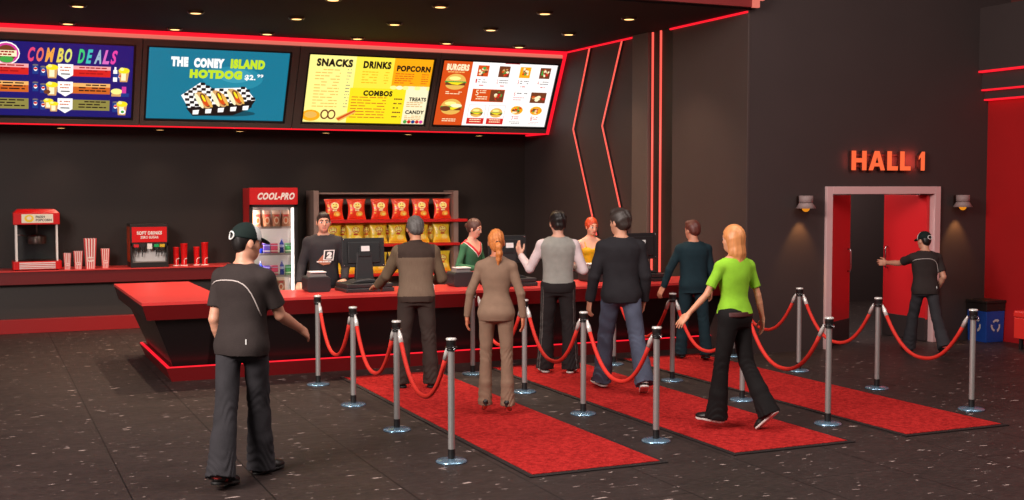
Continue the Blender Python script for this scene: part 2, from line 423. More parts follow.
def G(n, rgb, s=1.0): return glow('screen_'+n, rgb, s*0.82)
g_white = G('white', (255, 250, 246), 1.15); g_black = G('black', (26, 14, 14)); g_navy = G('navy', (26, 20, 112)); g_teal = G('teal', (18, 122, 150))
g_teal2 = G('light_teal', (60, 160, 184)); g_lime = G('lime', (205, 235, 40)); g_yel = G('yellow', (255, 226, 30), 1.1); g_pale = G('pale_yellow', (255, 240, 140), 1.15)
g_lemon = G('lemon', (255, 232, 70), 1.1); g_org = G('orange', (255, 170, 16), 1.1); g_rorg = G('red_orange', (226, 82, 24)); g_cream = G('cream', (255, 240, 196), 1.1)
g_red = G('red', (222, 36, 32)); g_pink = G('pink', (255, 176, 176)); g_gold = G('gold', (150, 140, 70)); g_peach = G('peach', (255, 190, 110)); g_or2 = G('burnt_orange', (216, 104, 34))
g_blue = G('can_blue', (24, 60, 140)); g_tan = G('tan', (226, 170, 104)); g_brown = G('brown', (120, 62, 34)); g_green = G('green', (70, 170, 70)); g_olive = G('dark_olive', (84, 80, 40))
g_mag = G('magenta', (222, 60, 160)); g_cy = G('cyan', (60, 200, 200)); g_dkred = G('dark_red', (170, 20, 24)); g_bun = G('bun', (244, 190, 90)); g_gry = G('grey', (120, 110, 110))
M_BEZEL = mat('dark_screen_bezel', (104, 88, 82), 0.35, 0.2); M_BEZIN = mat('screen_bezel_inner', (30, 24, 24), 0.3)
def screen(xa, xb, fa, fb, sa, sb, label, draw):
    e = thing('menu_screen', label, 'screen', (0, 0, 0), group='menu screens over the kiosk')
    b = MB()
    def bar(X0, X1, S0, S1, o0, o1, m): b.hexa([sp(X0,S0,o0), sp(X1,S0,o0), sp(X1,S1,o0), sp(X0,S1,o0)], [sp(X0,S0,o1), sp(X1,S0,o1), sp(X1,S1,o1), sp(X0,S1,o1)], m)
    f0, f1 = 0.105, SL-0.045
    bar(fa, fb, f0, sa-0.03, 0, 0.07, M_BEZEL); bar(fa, fb, sb+0.03, f1, 0, 0.07, M_BEZEL)
    bar(fa, xa-0.03, sa-0.03, sb+0.03, 0, 0.07, M_BEZEL); bar(xb+0.03, fb, sa-0.03, sb+0.03, 0, 0.07, M_BEZEL)
    bar(xa-0.03, xb+0.03, sa-0.03, sa, 0, 0.055, M_BEZIN); bar(xa-0.03, xb+0.03, sb, sb+0.03, 0, 0.055, M_BEZIN)
    bar(xa-0.03, xa, sa, sb, 0, 0.055, M_BEZIN); bar(xb, xb+0.03, sa, sb, 0, 0.055, M_BEZIN)
    obj('bezel', b, e)
    P = Panel(sp(xa, sa, 0.03), (xb-xa, 0, 0), DS*(sb-sa)); P.n = NS; draw(P); P.done('display', e)

def d_combo(P):
    P.rect(0, 0, 1, 1, g_navy, 0)
    P.ell(0.17, 0.17, 0.085, 0.15, g_white, 1); P.ell(0.17, 0.17, 0.078, 0.135, g_mag, 2); P.ell(0.17, 0.17, 0.062, 0.108, g_brown, 3); P.rect(0.105, 0.13, 0.235, 0.21, g_cream, 4)
    P.ell(0.17, 0.25, 0.045, 0.045, g_green, 4)
    P.lines(0.115, 0.14, 0.225, 0.21, 2, g_dkred, 5, 3, 0.6)
    P.text('COMBO DEALS', 0.305, 0.075, 0.90, 0.265, None, 3, 0.35, 0.04, mats=[G('c%d' % i, c) for i, c in enumerate([(240,70,120),(240,110,100),(250,170,70),(240,220,90),(230,235,120),(0,0,0),(60,210,120),(60,200,190),(160,190,210),(230,110,200),(240,70,170)])])
    for v, (c1, c2) in zip((0.30, 0.535, 0.765), ((g_pink, g_red), (g_peach, g_or2), (g_gold, g_olive))):
        for u0, u1 in ((0.0, 0.31), (0.52, 0.85)):
            P.rect(u0, v, u1, v+0.145, c2 if c2 is not g_olive else g_gold, 1); P.rect(u0, v, u1, v+0.05, c1, 2)
            P.lines(u0+0.10*(u0 > 0.3)+0.02, v+0.015, u1-0.02, v+0.13, 3, g_black if c2 is not g_red else g_dkred, 3, int(v*100), 0.45)
        P.poly([(0.50,v-0.015),(0.60,v-0.015),(0.60,v+0.13),(0.55,v+0.19),(0.50,v+0.13)], g_white, 3)
        P.lines(0.515, v+0.02, 0.585, v+0.10, 2, g_or2, 4, 9, 0.4); P.rect(0.52, v+0.11, 0.58, v+0.125, g_black, 4)
        def can(u, vv, h=0.12):
            P.rect(u, vv, u+0.038, vv+h, g_blue, 2); P.ell(u+0.019, vv, 0.019, 0.012, g_gry, 3); P.ell(u+0.02, vv+h*0.45, 0.012, 0.028, g_white, 3, 10); P.ell(u+0.02, vv+h*0.40, 0.012, 0.016, g_red, 4, 8)
        def pop(u, vv, w_=0.07, h=0.15):
            P.poly([(u,vv+h*0.3),(u+w_,vv+h*0.3),(u+w_*0.86,vv+h),(u+w_*0.14,vv+h)], g_tan, 4); P.rect(u+w_*0.25, vv+h*0.35, u+w_*0.7, vv+h*0.9, g_cream, 5)
            P.ell(u+w_*0.5, vv+h*0.22, w_*0.55, h*0.2, g_yel, 6, 12); P.ell(u+w_*0.3, vv+h*0.12, w_*0.22, h*0.12, g_pale, 7, 8)
        can(0.335, v+0.01); can(0.385, v+0.03)
        if v > 0.7: pop(0.41, v-0.01, 0.06, 0.14); pop(0.445, v+0.03, 0.06, 0.14)
        else: pop(0.425, v-0.01, 0.075, 0.19)
        if 0.5 < v < 0.6: P.ell(0.43, v+0.13, 0.022, 0.03, g_brown, 8)
        if v < 0.4:
            P.rect(0.868, v+0.04, 0.895, v+0.20, g_white, 2); P.rect(0.875, v, 0.888, v+0.05, g_white, 2); P.rect(0.868, v+0.09, 0.895, v+0.14, g_blue, 3); can(0.895, v+0.08, 0.1); pop(0.905, v+0.0, 0.07, 0.2)
        elif v < 0.6: P.ell(0.895, v+0.10, 0.04, 0.04, g_pale, 3); P.rect(0.86, v+0.13, 0.97, v+0.17, g_tan, 2); P.rect(0.93, v+0.03, 0.96, v+0.15, g_mag, 4); P.rect(0.925, v+0.12, 0.98, v+0.17, g_blue, 5)
        else: can(0.87, v+0.02, 0.14); pop(0.90, v, 0.07, 0.2); P.ell(0.94, v+0.15, 0.022, 0.035, g_white, 9); P.ell(0.94, v+0.15, 0.012, 0.02, g_green, 10)
def d_hotdog(P):
    P.rect(0, 0, 1, 1, g_teal, 0); P.ell(0.60, 0.40, 0.22, 0.17, G('teal_b', (36, 142, 168)), 1, 24); P.ell(0.62, 0.36, 0.12, 0.1, g_teal2, 2, 24)
    P.text('THE', 0.155, 0.12, 0.275, 0.255, g_white, 5, 0, 0.085); P.text('CONEY', 0.315, 0.125, 0.53, 0.26, g_white, 5, 0, 0.085)
    P.text('ISLAND', 0.575, 0.12, 0.825, 0.255, g_lime, 5, 0, 0.085); P.text('HOTDOG', 0.29, 0.285, 0.665, 0.41, g_lime, 5, 0, 0.09)
    P.text('$2.', 0.685, 0.335, 0.765, 0.42, g_white, 5, 0, 0.04); P.text('99', 0.775, 0.325, 0.82, 0.37, g_white, 5, 0, 0.03)
    # paper tray with chequered lining and three hot dogs
    tray = [(0.24,0.66),(0.37,0.47),(0.46,0.55),(0.70,0.52),(0.78,0.70),(0.74,0.82),(0.62,0.92),(0.33,0.94)]
    P.ell(0.55, 0.90, 0.24, 0.05, G('teal_s', (10, 78, 96)), 2)
    P.poly(tray, g_white, 3)
    r = random.Random(5)
    for i in range(17):
        for j in range(12):
            if (i+j) % 2: continue
            u, v = 0.245+i*0.032+j*0.004, 0.47+j*0.038
            ins = False; n = len(tray)
            for k in range(n):
                (xa, ya), (xb, yb) = tray[k], tray[(k+1) % n]
                if (ya > v+0.02) != (yb > v+0.02) and u+0.016 < (xb-xa)*(v+0.02-ya)/(yb-ya)+xa: ins = not ins
            if ins: P.rect(u, v, u+0.031, v+0.038, g_black, 4)
    P.poly([(0.28,0.84),(0.78,0.70),(0.74,0.83),(0.62,0.93),(0.33,0.95)], g_black, 5)
    for k in range(5): P.poly([(0.33+k*0.09,0.87-k*0.02),(0.375+k*0.09,0.86-k*0.02),(0.37+k*0.09,0.925-k*0.02),(0.33+k*0.09,0.93-k*0.02)], g_white, 6)
    for k in range(3):
        u = 0.40+k*0.115; v = 0.72-k*0.03
        for du, dv, ru, rv, m, l in ((0,0,0.062,0.12,g_tan,7),(-0.03,0.01,0.022,0.11,g_cream,8),(0.012,0.0,0.034,0.10,g_brown,9),(0.018,0.035,0.026,0.05,g_rorg,10),(0.0,-0.03,0.012,0.05,g_yel,11),(0.04,0.01,0.018,0.09,g_bun,11)):
            P.poly([(u+du+0.9*(ru*math.cos(t)*0.9+rv*math.sin(t)*0.32), v+dv+rv*math.sin(t)) for t in [2*math.pi*q/14 for q in range(14)]], m, l)
def d_snacks(P):
    P.rect(0, 0, 0.37, 1, g_pale, 0); P.rect(0.37, 0, 0.68, 0.47, g_lemon, 0); P.rect(0.68, 0, 1, 0.44, g_org, 0)
    P.rect(0.35, 0.47, 0.81, 1, g_yel, 1); P.rect(0.81, 0.42, 1, 1, g_cream, 1)
    P.text('SNACKS', 0.06, 0.055, 0.345, 0.17, g_black, 4, 0, 0.06); P.text('DRINKS', 0.43, 0.065, 0.655, 0.175, g_black, 4, 0, 0.06)
    P.text('POPCORN', 0.705, 0.11, 0.985, 0.20, g_black, 4, 0, 0.06); P.text('COMBOS', 0.46, 0.50, 0.70, 0.585, g_black, 4, 0, 0.06)
    P.text('TREATS', 0.845, 0.585, 0.99, 0.645, g_black, 4, 0, 0.05); P.text('CANDY', 0.83, 0.785, 0.99, 0.845, g_black, 4, 0, 0.05)
    P.lines(0.06, 0.21, 0.26, 0.80, 13, g_bun, 3, 2, 0.3); P.lines(0.31, 0.20, 0.345, 0.80, 13, g_gry, 3, 5, 0.25)
    P.lines(0.43, 0.22, 0.56, 0.42, 5, g_org, 3, 4, 0.3); P.lines(0.61, 0.22, 0.65, 0.42, 5, g_org, 3, 8, 0.3)
    P.lines(0.70, 0.23, 0.86, 0.40, 5, g_rorg, 3, 6, 0.35); P.lines(0.92, 0.23, 0.98, 0.40, 5, g_rorg, 3, 7, 0.35)
    P.lines(0.37, 0.60, 0.66, 0.95, 8, g_or2, 3, 11, 0.3); P.lines(0.72, 0.61, 0.79, 0.95, 5, g_brown, 3, 12, 0.3)
    P.lines(0.83, 0.66, 0.97, 0.75, 3, g_tan, 3, 13, 0.4); P.lines(0.83, 0.87, 0.97, 0.95, 3, g_tan, 3, 14, 0.4)
    for k in range(7): P.ell(0.70+k*0.05, 0.445, 0.03, 0.03, g_cream if k % 2 else g_pale, 5, 10)
    for k, m in enumerate((g_green, g_red, g_blue, g_red, g_mag)): P.ell(0.84+k*0.034, 0.965, 0.017, 0.028, m, 5, 8)
    P.ell(0.06, 0.90, 0.075, 0.085, g_org, 5); P.ell(0.06, 0.89, 0.05, 0.05, g_bun, 6)
    for u in (0.17, 0.225): P.ell(u, 0.88, 0.034, 0.075, g_brown, 5); P.ell(u, 0.88, 0.022, 0.052, g_pale, 6)
    P.poly([(0.26,0.93),(0.40,0.80),(0.42,0.84),(0.29,0.985)], g_bun, 6); P.poly([(0.27,0.94),(0.41,0.80),(0.415,0.82),(0.285,0.965)], g_rorg, 7)
def burger(P, u, v, s, l=5):
    P.ell(u, v-0.02*s, 0.088*s, 0.12*s, g_bun, l, 16, 180, 360); P.ell(u-0.01*s, v-0.07*s, 0.05*s, 0.03*s, g_pale, l+1)
    for k in range(9): P.ell(u-0.08*s+k*0.02*s, v-0.012*s, 0.014*s, 0.016*s, g_green, l+1, 8)
    P.rect(u-0.085*s, v-0.01*s, u+0.085*s, v+0.035*s, g_brown, l+2); P.poly([(u-0.07*s,v-0.01*s),(u+0.07*s,v-0.01*s),(u+0.02*s,v+0.03*s),(u-0.03*s,v+0.02*s)], g_yel, l+3)
    P.ell(u, v+0.03*s, 0.082*s, 0.075*s, g_bun, l+1, 14, 0, 180)
def d_burgers(P):
    P.rect(0, 0, 1, 1, g_white, 0); P.rect(0, 0, 0.25, 1, g_rorg, 1)
    P.text('BURGERS', 0.035, 0.05, 0.225, 0.15, g_cream, 4, 0, 0.06); P.lines(0.05, 0.165, 0.2, 0.2, 1, g_peach, 3, 3, 0.5)
    burger(P, 0.13, 0.34, 1.0, 3); burger(P, 0.13, 0.73, 1.0, 3); P.ell(0.17, 0.69, 0.05, 0.03, g_cream, 9); P.ell(0.08, 0.74, 0.045, 0.04, g_brown, 9)
    P.lines(0.06, 0.475, 0.2, 0.53, 2, g_cream, 3, 5, 0.4); P.lines(0.07, 0.90, 0.19, 0.96, 2, g_cream, 3, 6, 0.4)
    r = random.Random(2)
    def food(u, v, ru=0.05, rv=0.075, n=16, sq=True, l=3, base=g_brown):
        if sq: P.rect(u-ru, v-rv, u+ru, v+rv, base, l)
        else: P.ell(u, v, ru, rv, base, l)
        for k in range(n):
            a = r.uniform(0, 6.28); q = r.uniform(0, 0.75)
            P.ell(u+ru*q*math.cos(a), v+rv*q*math.sin(a), ru*r.uniform(0.15,0.3), rv*r.uniform(0.15,0.3), r.choice([g_red, g_tan, g_rorg, g_cream, g_green, g_brown]), l+1+k % 3, 7)
    for k, u in enumerate((0.35, 0.535, 0.72, 0.90)):
        food(u, 0.14, 0.048, 0.085, 16, True, 3, (g_rorg, g_brown, g_org, g_brown)[k])
        P.text('1234'[k], u-0.05, 0.265, u-0.038, 0.325, g_red, 3); P.lines(u-0.028, 0.27, u+0.05, 0.34, 2, g_gry, 3, k+20, 0.35); P.lines(u-0.015, 0.355, u+0.025, 0.40, 1, g_red, 3, k+30, 0.35)
    P.rect(0.29, 0.42, 0.575, 0.62, g_rorg, 2); P.text('5', 0.32, 0.435, 0.345, 0.52, g_cream, 4); P.lines(0.355, 0.44, 0.41, 0.50, 2, g_cream, 4, 41, 0.4); P.lines(0.31, 0.535, 0.43, 0.60, 2, g_cream, 4, 40, 0.4)
    food(0.51, 0.52, 0.06, 0.09, 16, True, 4)
    P.text('6', 0.66, 0.44, 0.672, 0.51, g_red, 3); P.lines(0.685, 0.46, 0.78, 0.50, 1, g_gry, 3, 50, 0.4); P.lines(0.66, 0.53, 0.76, 0.60, 2, g_pink, 3, 51, 0.4)
    food(0.885, 0.53, 0.07, 0.085, 12, True, 3, g_brown)
    for u in (0.36, 0.535):
        P.rect(u-0.075, 0.67, u+0.075, 0.675, g_pink, 2); P.rect(u-0.075, 0.67, u-0.072, 0.97, g_pink, 2); P.rect(u+0.072, 0.67, u+0.075, 0.97, g_pink, 2)
        burger(P, u, 0.80, 0.62, 3); P.rect(u-0.075, 0.88, u+0.075, 0.975, g_red, 3); P.lines(u-0.05, 0.895, u+0.05, 0.965, 2, g_cream, 4, 60, 0.4)
    for k, u in enumerate((0.715, 0.89)):
        food(u, 0.74, 0.055, 0.07, 14, False, 3, g_org); P.text('78'[k], u-0.035, 0.835, u-0.018, 0.905, g_red, 3)
        P.lines(u-0.01, 0.84, u+0.03, 0.90, 2, g_red, 3, 70+k, 0.4); P.lines(u-0.05, 0.925, u+0.05, 0.975, 2, g_gry if not k else g_pink, 3, 75+k, 0.35)
    P.rect(0.53, 0.0, 0.66, 0.018, g_dkred, 3)
S0, S1 = 0.225, 1.325
screen(-3.19, -1.215, -3.35, -1.105, S0, S1, 'navy menu screen reading COMBO DEALS, leftmost over the kiosk', d_combo)
screen(-1.01, 0.985, -1.095, 1.12, S0, S1, 'teal menu screen with hot dogs in a chequered tray and lime lettering', d_hotdog)
screen(1.285, 3.235, 1.13, 3.325, S0, S1, 'yellow menu screen listing snacks, drinks, popcorn and combos', d_snacks)
screen(3.40, 5.365, 3.335, 5.405, S0, S1, 'white and orange menu screen of burgers, rightmost over the kiosk', d_burgers)

# ================================================================ serving counter
HC = 0.90
M_BODY = mat('black_counter_front', (28, 20, 21), 0.45)
ctr = thing('serving_counter', 'large angular red and black serving counter with slanted front', 'counter', (0, 0, 0))
b = MB()
def Z(pts, z): return [(x, y, z) for x, y in pts]
OX, OY, IY, RX, BY, IX = -1.74, 0.41, 1.36, XW-0.02, 3.12, -0.84
outt = [(OX,OY),(RX,OY),(RX,IY),(IX,IY)]
b.hexa(Z([(OX,OY),(IX,OY+0.0),(IX,BY),(OX,BY)], HC-0.03), Z([(OX,OY),(IX,OY),(IX,BY),(OX,BY)], HC), M_REDLAM)
b.hexa(Z([(IX,OY),(RX,OY),(RX,IY),(IX,IY)], HC-0.03), Z([(IX,OY),(RX,OY),(RX,IY),(IX,IY)], HC), M_REDLAM)
obj('worktop', b, ctr)
b = MB()
b.hexa(Z([(OX+0.06,OY+0.07),(RX,OY+0.07),(RX,IY-0.02),(OX+0.06,IY-0.02)], 0.71), Z([(OX+0.005,OY+0.004),(RX,OY+0.004),(RX,IY-0.02),(OX+0.005,IY-0.02)], HC-0.03), M_REDDK)
obj('fascia', b, ctr)
b = MB()
b.hexa(Z([(OX+0.05,OY+0.09),(IX-0.01,OY+0.09),(IX-0.01,BY-0.03),(OX+0.05,BY-0.03)], 0.71), Z([(OX+0.002,OY+0.02),(IX-0.01,OY+0.02),(IX-0.01,BY-0.005),(OX+0.002,BY-0.005)], HC-0.03), M_BLACK)
b.hexa(Z([(-1.365,0.90),(IX-0.02,0.90),(IX-0.02,BY-0.10),(-1.365,BY-0.10)], 0.155), Z([(-1.60,0.55),(IX-0.02,0.55),(IX-0.02,BY-0.04),(-1.60,BY-0.04)], 0.71), M_BODY)
b.hexa(Z([(-1.0,0.90),(RX,0.90),(RX,IY-0.05),(-1.0,IY-0.05)], 0.155), Z([(-1.0,0.55),(RX,0.55),(RX,IY-0.03),(-1.0,IY-0.03)], 0.71), M_BODY)
obj('body', b, ctr)
b = MB()
b.hexa(Z([(-1.39,0.83),(IX,0.83),(IX,BY-0.04),(-1.39,BY-0.04)], 0.0), Z([(-1.45,0.80),(IX,0.80),(IX,BY-0.0),(-1.45,BY-0.0)], 0.15), M_REDDK)
b.hexa(Z([(IX,0.83),(RX,0.83),(RX,IY-0.06),(IX,IY-0.06)], 0.0), Z([(IX,0.80),(RX,0.80),(RX,IY-0.04),(IX,IY-0.04)], 0.15), M_REDDK)
obj('plinth', b, ctr)
b = MB()
b.box(-1.44, -1.41, 0.82, BY-0.02, 0.15, 0.162, M_LED); b.box(-1.44, RX, 0.81, 0.835, 0.15, 0.162, M_LED)
obj('led_strip', b, ctr)

# back counter against the wall
bc = thing('back_counter', 'long red-topped back counter against the wall holding popcorn and drinks machines', 'counter', (0, 0, 0))
b = MB(); b.box(-9.0, 0.36, 6.0, YB-0.005, HC-0.02, HC, M_REDLAM); obj('worktop', b, bc, 0.003)
b = MB(); b.box(-9.0, 0.36, 6.02, YB-0.01, 0.70, HC-0.02, M_REDDK); obj('fascia', b, bc, 0.003)
b = MB(); b.box(-9.0, 0.36, 6.16, YB-0.01, 0.20, 0.70, mat('brown_counter_panel', (50, 42, 39), 0.5)); obj('front_panel', b, bc)
# ================================================================ popcorn machine
M_WHITE = mat('white_enamel', (246, 238, 234), 0.4); M_REDP = mat('glossy_red_paint', (214, 20, 22), 0.3, coat=0.3); M_STEEL = mat('brushed_steel', (156, 140, 134), 0.38, 0.5, bump=0.03, bscale=200)
M_GLASS = mat('clear_glass', (255, 255, 255), 0.02, trans=1.0, spec=0.4); M_GLASS.node_tree.nodes['Principled BSDF'].inputs['IOR'].default_value = 1.02
M_INK = mat('black_ink', (30, 22, 20), 0.6); M_YEL = mat('yellow_print', (250, 214, 60), 0.6); M_CREAM = mat('cream_card', (244, 234, 214), 0.6)
pm = thing('popcorn_machine', 'red popcorn machine with hanging kettle at the left end of the back counter', 'popcorn machine', (-2.485, 6.28, HC))
W_ = 0.33
b = MB(); b.rbox(-W_, W_, -0.24, 0.24, 0.012, 0.13, 0.03, M_REDP)
for s in (-1, 1):
    for q in (-1, 1): b.lathe([(0.02, 0), (0.02, 0.014)], M_BLACK, (s*0.27, q*0.18, 0), 10)
obj('base', b, pm, 0.004)
b = MB(); b.box(-0.24, 0.24, -0.252, -0.239, 0.025, 0.115, M_WHITE)
for k in range(3): b.box(-0.24, 0.24, -0.255, -0.251, 0.038+k*0.026, 0.048+k*0.026, M_REDP)
obj('grille', b, pm)
for s in (-1, 1):
    for q in (-1, 1):
        b = MB(); b.box(s*0.27-0.012, s*0.27+0.012, q*0.2-0.012, q*0.2+0.012, 0.13, 0.66, M_WHITE); obj('corner_post', b, pm, 0.002)
b = MB(); b.hexa([(-0.31,-0.245,0.655),(0.31,-0.245,0.655),(0.31,0.245,0.655),(-0.31,0.245,0.655)], [(-0.31,-0.245,0.82),(0.31,-0.245,0.82),(0.31,0.245,0.82),(-0.31,0.245,0.82)], M_REDP)
b.hexa([(-0.31,-0.245,0.82),(0.31,-0.245,0.82),(0.31,0.245,0.82),(-0.31,0.245,0.82)], [(-0.25,-0.17,0.875),(0.25,-0.17,0.875),(0.25,0.17,0.875),(-0.25,0.17,0.875)], M_REDP)
obj('canopy', b, pm, 0.006)
P = Panel((-0.2, -0.2475, 0.805), (0.42, 0, 0), (0, 0, -0.125)); P.rect(0, 0, 1, 1, M_CREAM, 0); P.ell(0.24, 0.5, 0.15, 0.42, M_YEL, 1); P.ell(0.24, 0.45, 0.08, 0.2, M_CREAM, 2)
P.text('FRESH', 0.45, 0.18, 0.74, 0.46, M_INK, 1, 0, 0.03); P.text('POPCORN', 0.45, 0.54, 0.95, 0.82, M_INK, 1, 0, 0.03); P.done('sign_plate', pm)
b = MB(); b.lathe([(0.001,0.0),(0.12,0.0),(0.125,0.012),(0.125,0.10),(0.12,0.115),(0.09,0.125),(0.001,0.13)], M_STEEL, (0.01, 0, 0.37), 24, caps=False)
b.tube([(0.01,0,0.49),(0.01,0,0.66)], 0.012, M_STEEL, 8); b.tube([(-0.11,0,0.47),(-0.2,0,0.5),(-0.27,0,0.5)], 0.01, M_STEEL, 8); obj('kettle', b, pm)
b = MB(); b.box(-0.27, 0.27, 0.185, 0.195, 0.13, 0.66, M_BLACK); b.box(-0.27, 0.27, -0.2, 0.195, 0.131, 0.14, M_STEEL); obj('back_panel', b, pm)
b = MB(); b.box(-0.258, 0.258, -0.204, -0.200, 0.13, 0.655, M_GLASS); obj('glass_door', b, pm)

# ---------------------------------------------------------------- popcorn boxes
M_STRIPE = mat('red_stripe_print', (212, 44, 44), 0.6); M_PBOX = mat('white_box_card', (240, 222, 216), 0.6)
def popcorn_box(x, y, h, wt, wb, n, label):
    e = thing('popcorn_box', label, 'popcorn box', (x, y, HC), group=None)
    b = MB()
    k = 2*n+1
    for i in range(k):
        m = M_STRIPE if i % 2 == (0 if n < 4 else 0) else M_PBOX
        a0, a1 = -1+2*i/k, -1+2*(i+1)/k
        for q in (-1, 1):
            v = [(a0*wb/2, q*wb*0.38, 0), (a1*wb/2, q*wb*0.38, 0), (a1*wt/2, q*wt*0.38, h), (a0*wt/2, q*wt*0.38, h)]
            b.add(v, [(0,1,2,3)], m)
            v = [(q*wb/2, a0*wb*0.38, 0), (q*wb/2, a1*wb*0.38, 0), (q*wt/2, a1*wt*0.38, h), (q*wt/2, a0*wt*0.38, h)]
            b.add(v, [(0,1,2,3)], m)
    b.add([(-wb/2,-wb*.38,0.001),(wb/2,-wb*.38,0.001),(wb/2,wb*.38,0.001),(-wb/2,wb*.38,0.001)], [(0,1,2,3)], M_PBOX)
    obj('carton', b, e)
    t = (wb+(wt-wb)*0.3)
    P = Panel((-t*0.36, -t*0.38-0.004, h*0.42), (t*0.72, 0, 0), (0, -(wt-wb)*0.38*0.2, -h*0.22)); P.ell(0.5, 0.5, 0.5, 0.4, M_PBOX, 0); P.text('popcorn', 0.08, 0.3, 0.92, 0.75, M_STRIPE, 1, 0.2, 0.02); P.done('emblem', e)
popcorn_box(-2.08, 6.10, 0.235, 0.105, 0.08, 4, 'smallest red and white striped popcorn box, nearest the popcorn machine')
popcorn_box(-1.93, 6.14, 0.26, 0.13, 0.095, 4, 'medium striped popcorn box left of the tall striped one')
popcorn_box(-1.76, 6.16, 0.44, 0.175, 0.13, 4, 'tallest red and white striped popcorn box on the back counter')
popcorn_box(-1.54, 6.28, 0.28, 0.125, 0.09, 4, 'striped popcorn box right of the tallest one, nearest the drinks dispenser')

# ---------------------------------------------------------------- soft drink dispenser
M_DK = mat('dark_plastic', (34, 28, 27), 0.4); M_DRED = mat('dispenser_red_panel', (226, 16, 20), 0.35)
sd = thing('drinks_dispenser', 'red and black soft drinks dispenser with four taps on the back counter', 'drinks dispenser', (-0.935, 6.25, HC))
b = MB(); b.box(-0.27, 0.27, -0.22, 0.24, 0.0, 0.075, M_DK); b.box(-0.27, 0.27, -0.06, 0.24, 0.075, 0.60, M_DK); b.box(-0.27, 0.27, -0.22, 0.24, 0.31, 0.37, M_DK); b.box(-0.27, 0.27, -0.20, 0.24, 0.56, 0.645, M_DK)
b.box(-0.27, -0.245, -0.22, -0.05, 0.075, 0.6, M_DK); b.box(0.245, 0.27, -0.22, -0.05, 0.075, 0.6, M_DK); b.box(-0.26, 0.26, -0.19, -0.06, 0.37, 0.57, M_DK); obj('cabinet', b, sd, 0.005)
b = MB(); b.box(-0.275, -0.271, -0.16, 0.2, 0.08, 0.6, mat('orange_side_print', (170, 60, 24), 0.5, var=0.5, vscale=14)); obj('side_panel', b, sd)
P = Panel((-0.25, -0.223, 0.60), (0.5, 0, 0), (0, 0, -0.22)); b = P.mb; b.box(-0.25, 0.25, -0.222, -0.19, 0.375, 0.60, M_DRED)
P.text('SOFT DRINKS', 0.14, 0.28, 0.86, 0.52, M_WHITE, 1, 0, 0.05); P.text('ZERO SUGAR', 0.24, 0.60, 0.76, 0.78, M_WHITE, 1, 0, 0.03); P.done('sign_panel', sd)
b = MB(); b.box(-0.245, 0.245, -0.075, -0.061, 0.085, 0.31, M_WHITE); b.box(-0.245, 0.245, -0.2, -0.07, 0.076, 0.084, M_STEEL); obj('splash_panel', b, sd)
for x, c in ((-0.19, (214, 30, 40)), (-0.10, (40, 36, 36)), (0.10, (30, 170, 96)), (0.18, (222, 180, 40))):
    b = MB(); b.box(x-0.037, x+0.037, -0.235, -0.21, 0.30, 0.345, mat('tap_%d_%d' % c[:2], c, 0.4)); obj('flavour_badge', b, sd, 0.003)
    b = MB(); b.rbox(x-0.03, x+0.03, -0.235, -0.16, 0.255, 0.30, 0.008, M_DK); b.tube([(x, -0.19, 0.26), (x, -0.185, 0.19)], 0.008, M_DK, 8); b.tube([(x,-0.2,0.26),(x,-0.15,0.16)], 0.006, M_DK, 6); obj('tap', b, sd)
b = MB(); b.box(-0.035, 0.035, -0.232, -0.21, 0.275, 0.355, M_WHITE); obj('price_card', b, sd)

# ---------------------------------------------------------------- red cups
M_CUP = mat('red_paper_cup', (222, 22, 24), 0.4)
def cup(x, y, h, r, label):
    e = thing('paper_cup', label, 'cup', (x, y, HC))
    b = MB(); b.lathe([(0.001,0.0),(r*0.78,0.0),(r*0.8,0.01),(r,h),(r*1.05,h+0.006),(r*1.0,h+0.012),(r*0.9,h+0.012),(0.001,h+0.01)], M_CUP, n=20, caps=False); obj('cup', b, e)
    b = MB(); b.tube([(-0.005, -r*0.85, 0.02), (-0.005, -r*0.9, 0.09), (0.008, -r*0.91, 0.105), (0.04, -r*0.86, 0.115)], 0.0055, M_WHITE, 6)
    b.lathe([(r*0.8, 0.0), (r*1.15, 0.0), (r*1.15, 0.01), (r*0.8, 0.012)], M_WHITE, n=20, caps=False); obj('straw_emblem', b, e)
cup(-0.52, 6.26, 0.27, 0.046, 'short red paper cup nearest the drinks dispenser'); cup(-0.405, 6.25, 0.325, 0.052, 'tall red paper cup second from the drinks dispenser')
cup(-0.215, 6.27, 0.27, 0.046, 'short red paper cup third from the drinks dispenser'); cup(-0.095, 6.26, 0.335, 0.052, 'tall red paper cup farthest from the drinks dispenser')

# ================================================================ fridge
M_FR = mat('black_fridge_frame', (30, 24, 24), 0.4); M_FIN = mat('white_fridge_lining', (250, 244, 240), 0.5)
fr = thing('drinks_fridge', 'tall red and black glass-front fridge full of drinks beside the snack shelf', 'fridge', (0.91, 6.24, 0))
w2 = 0.37
b = MB(); b.box(-w2, -w2+0.03, -0.24, 0.26, 0.02, 2.07, M_REDP); b.box(w2-0.03, w2, -0.24, 0.26, 0.02, 2.07, M_FR); b.box(-w2, w2, 0.23, 0.26, 0.02, 2.07, M_FR)
b.box(-w2+0.03, w2-0.03, -0.2, 0.23, 0.02, 0.25, M_FR); b.box(-w2+0.03, w2-0.03, -0.2, 0.23, 1.83, 2.06, M_FR); obj('cabinet', b, fr, 0.004)
b = MB(); b.box(-w2+0.03, w2-0.03, 0.21, 0.229, 0.25, 1.83, M_FIN); b.box(w2-0.045, w2-0.031, -0.2, 0.21, 0.25, 1.83, M_FIN); b.box(-w2+0.031, -w2+0.045, -0.2, 0.21, 0.25, 1.83, M_FIN); obj('lining', b, fr)
b = MB(); b.rbox(-w2-0.005, w2+0.005, -0.275, -0.2, 1.82, 2.08, 0.01, M_REDP); hd = obj('header', b, fr, 0.004)
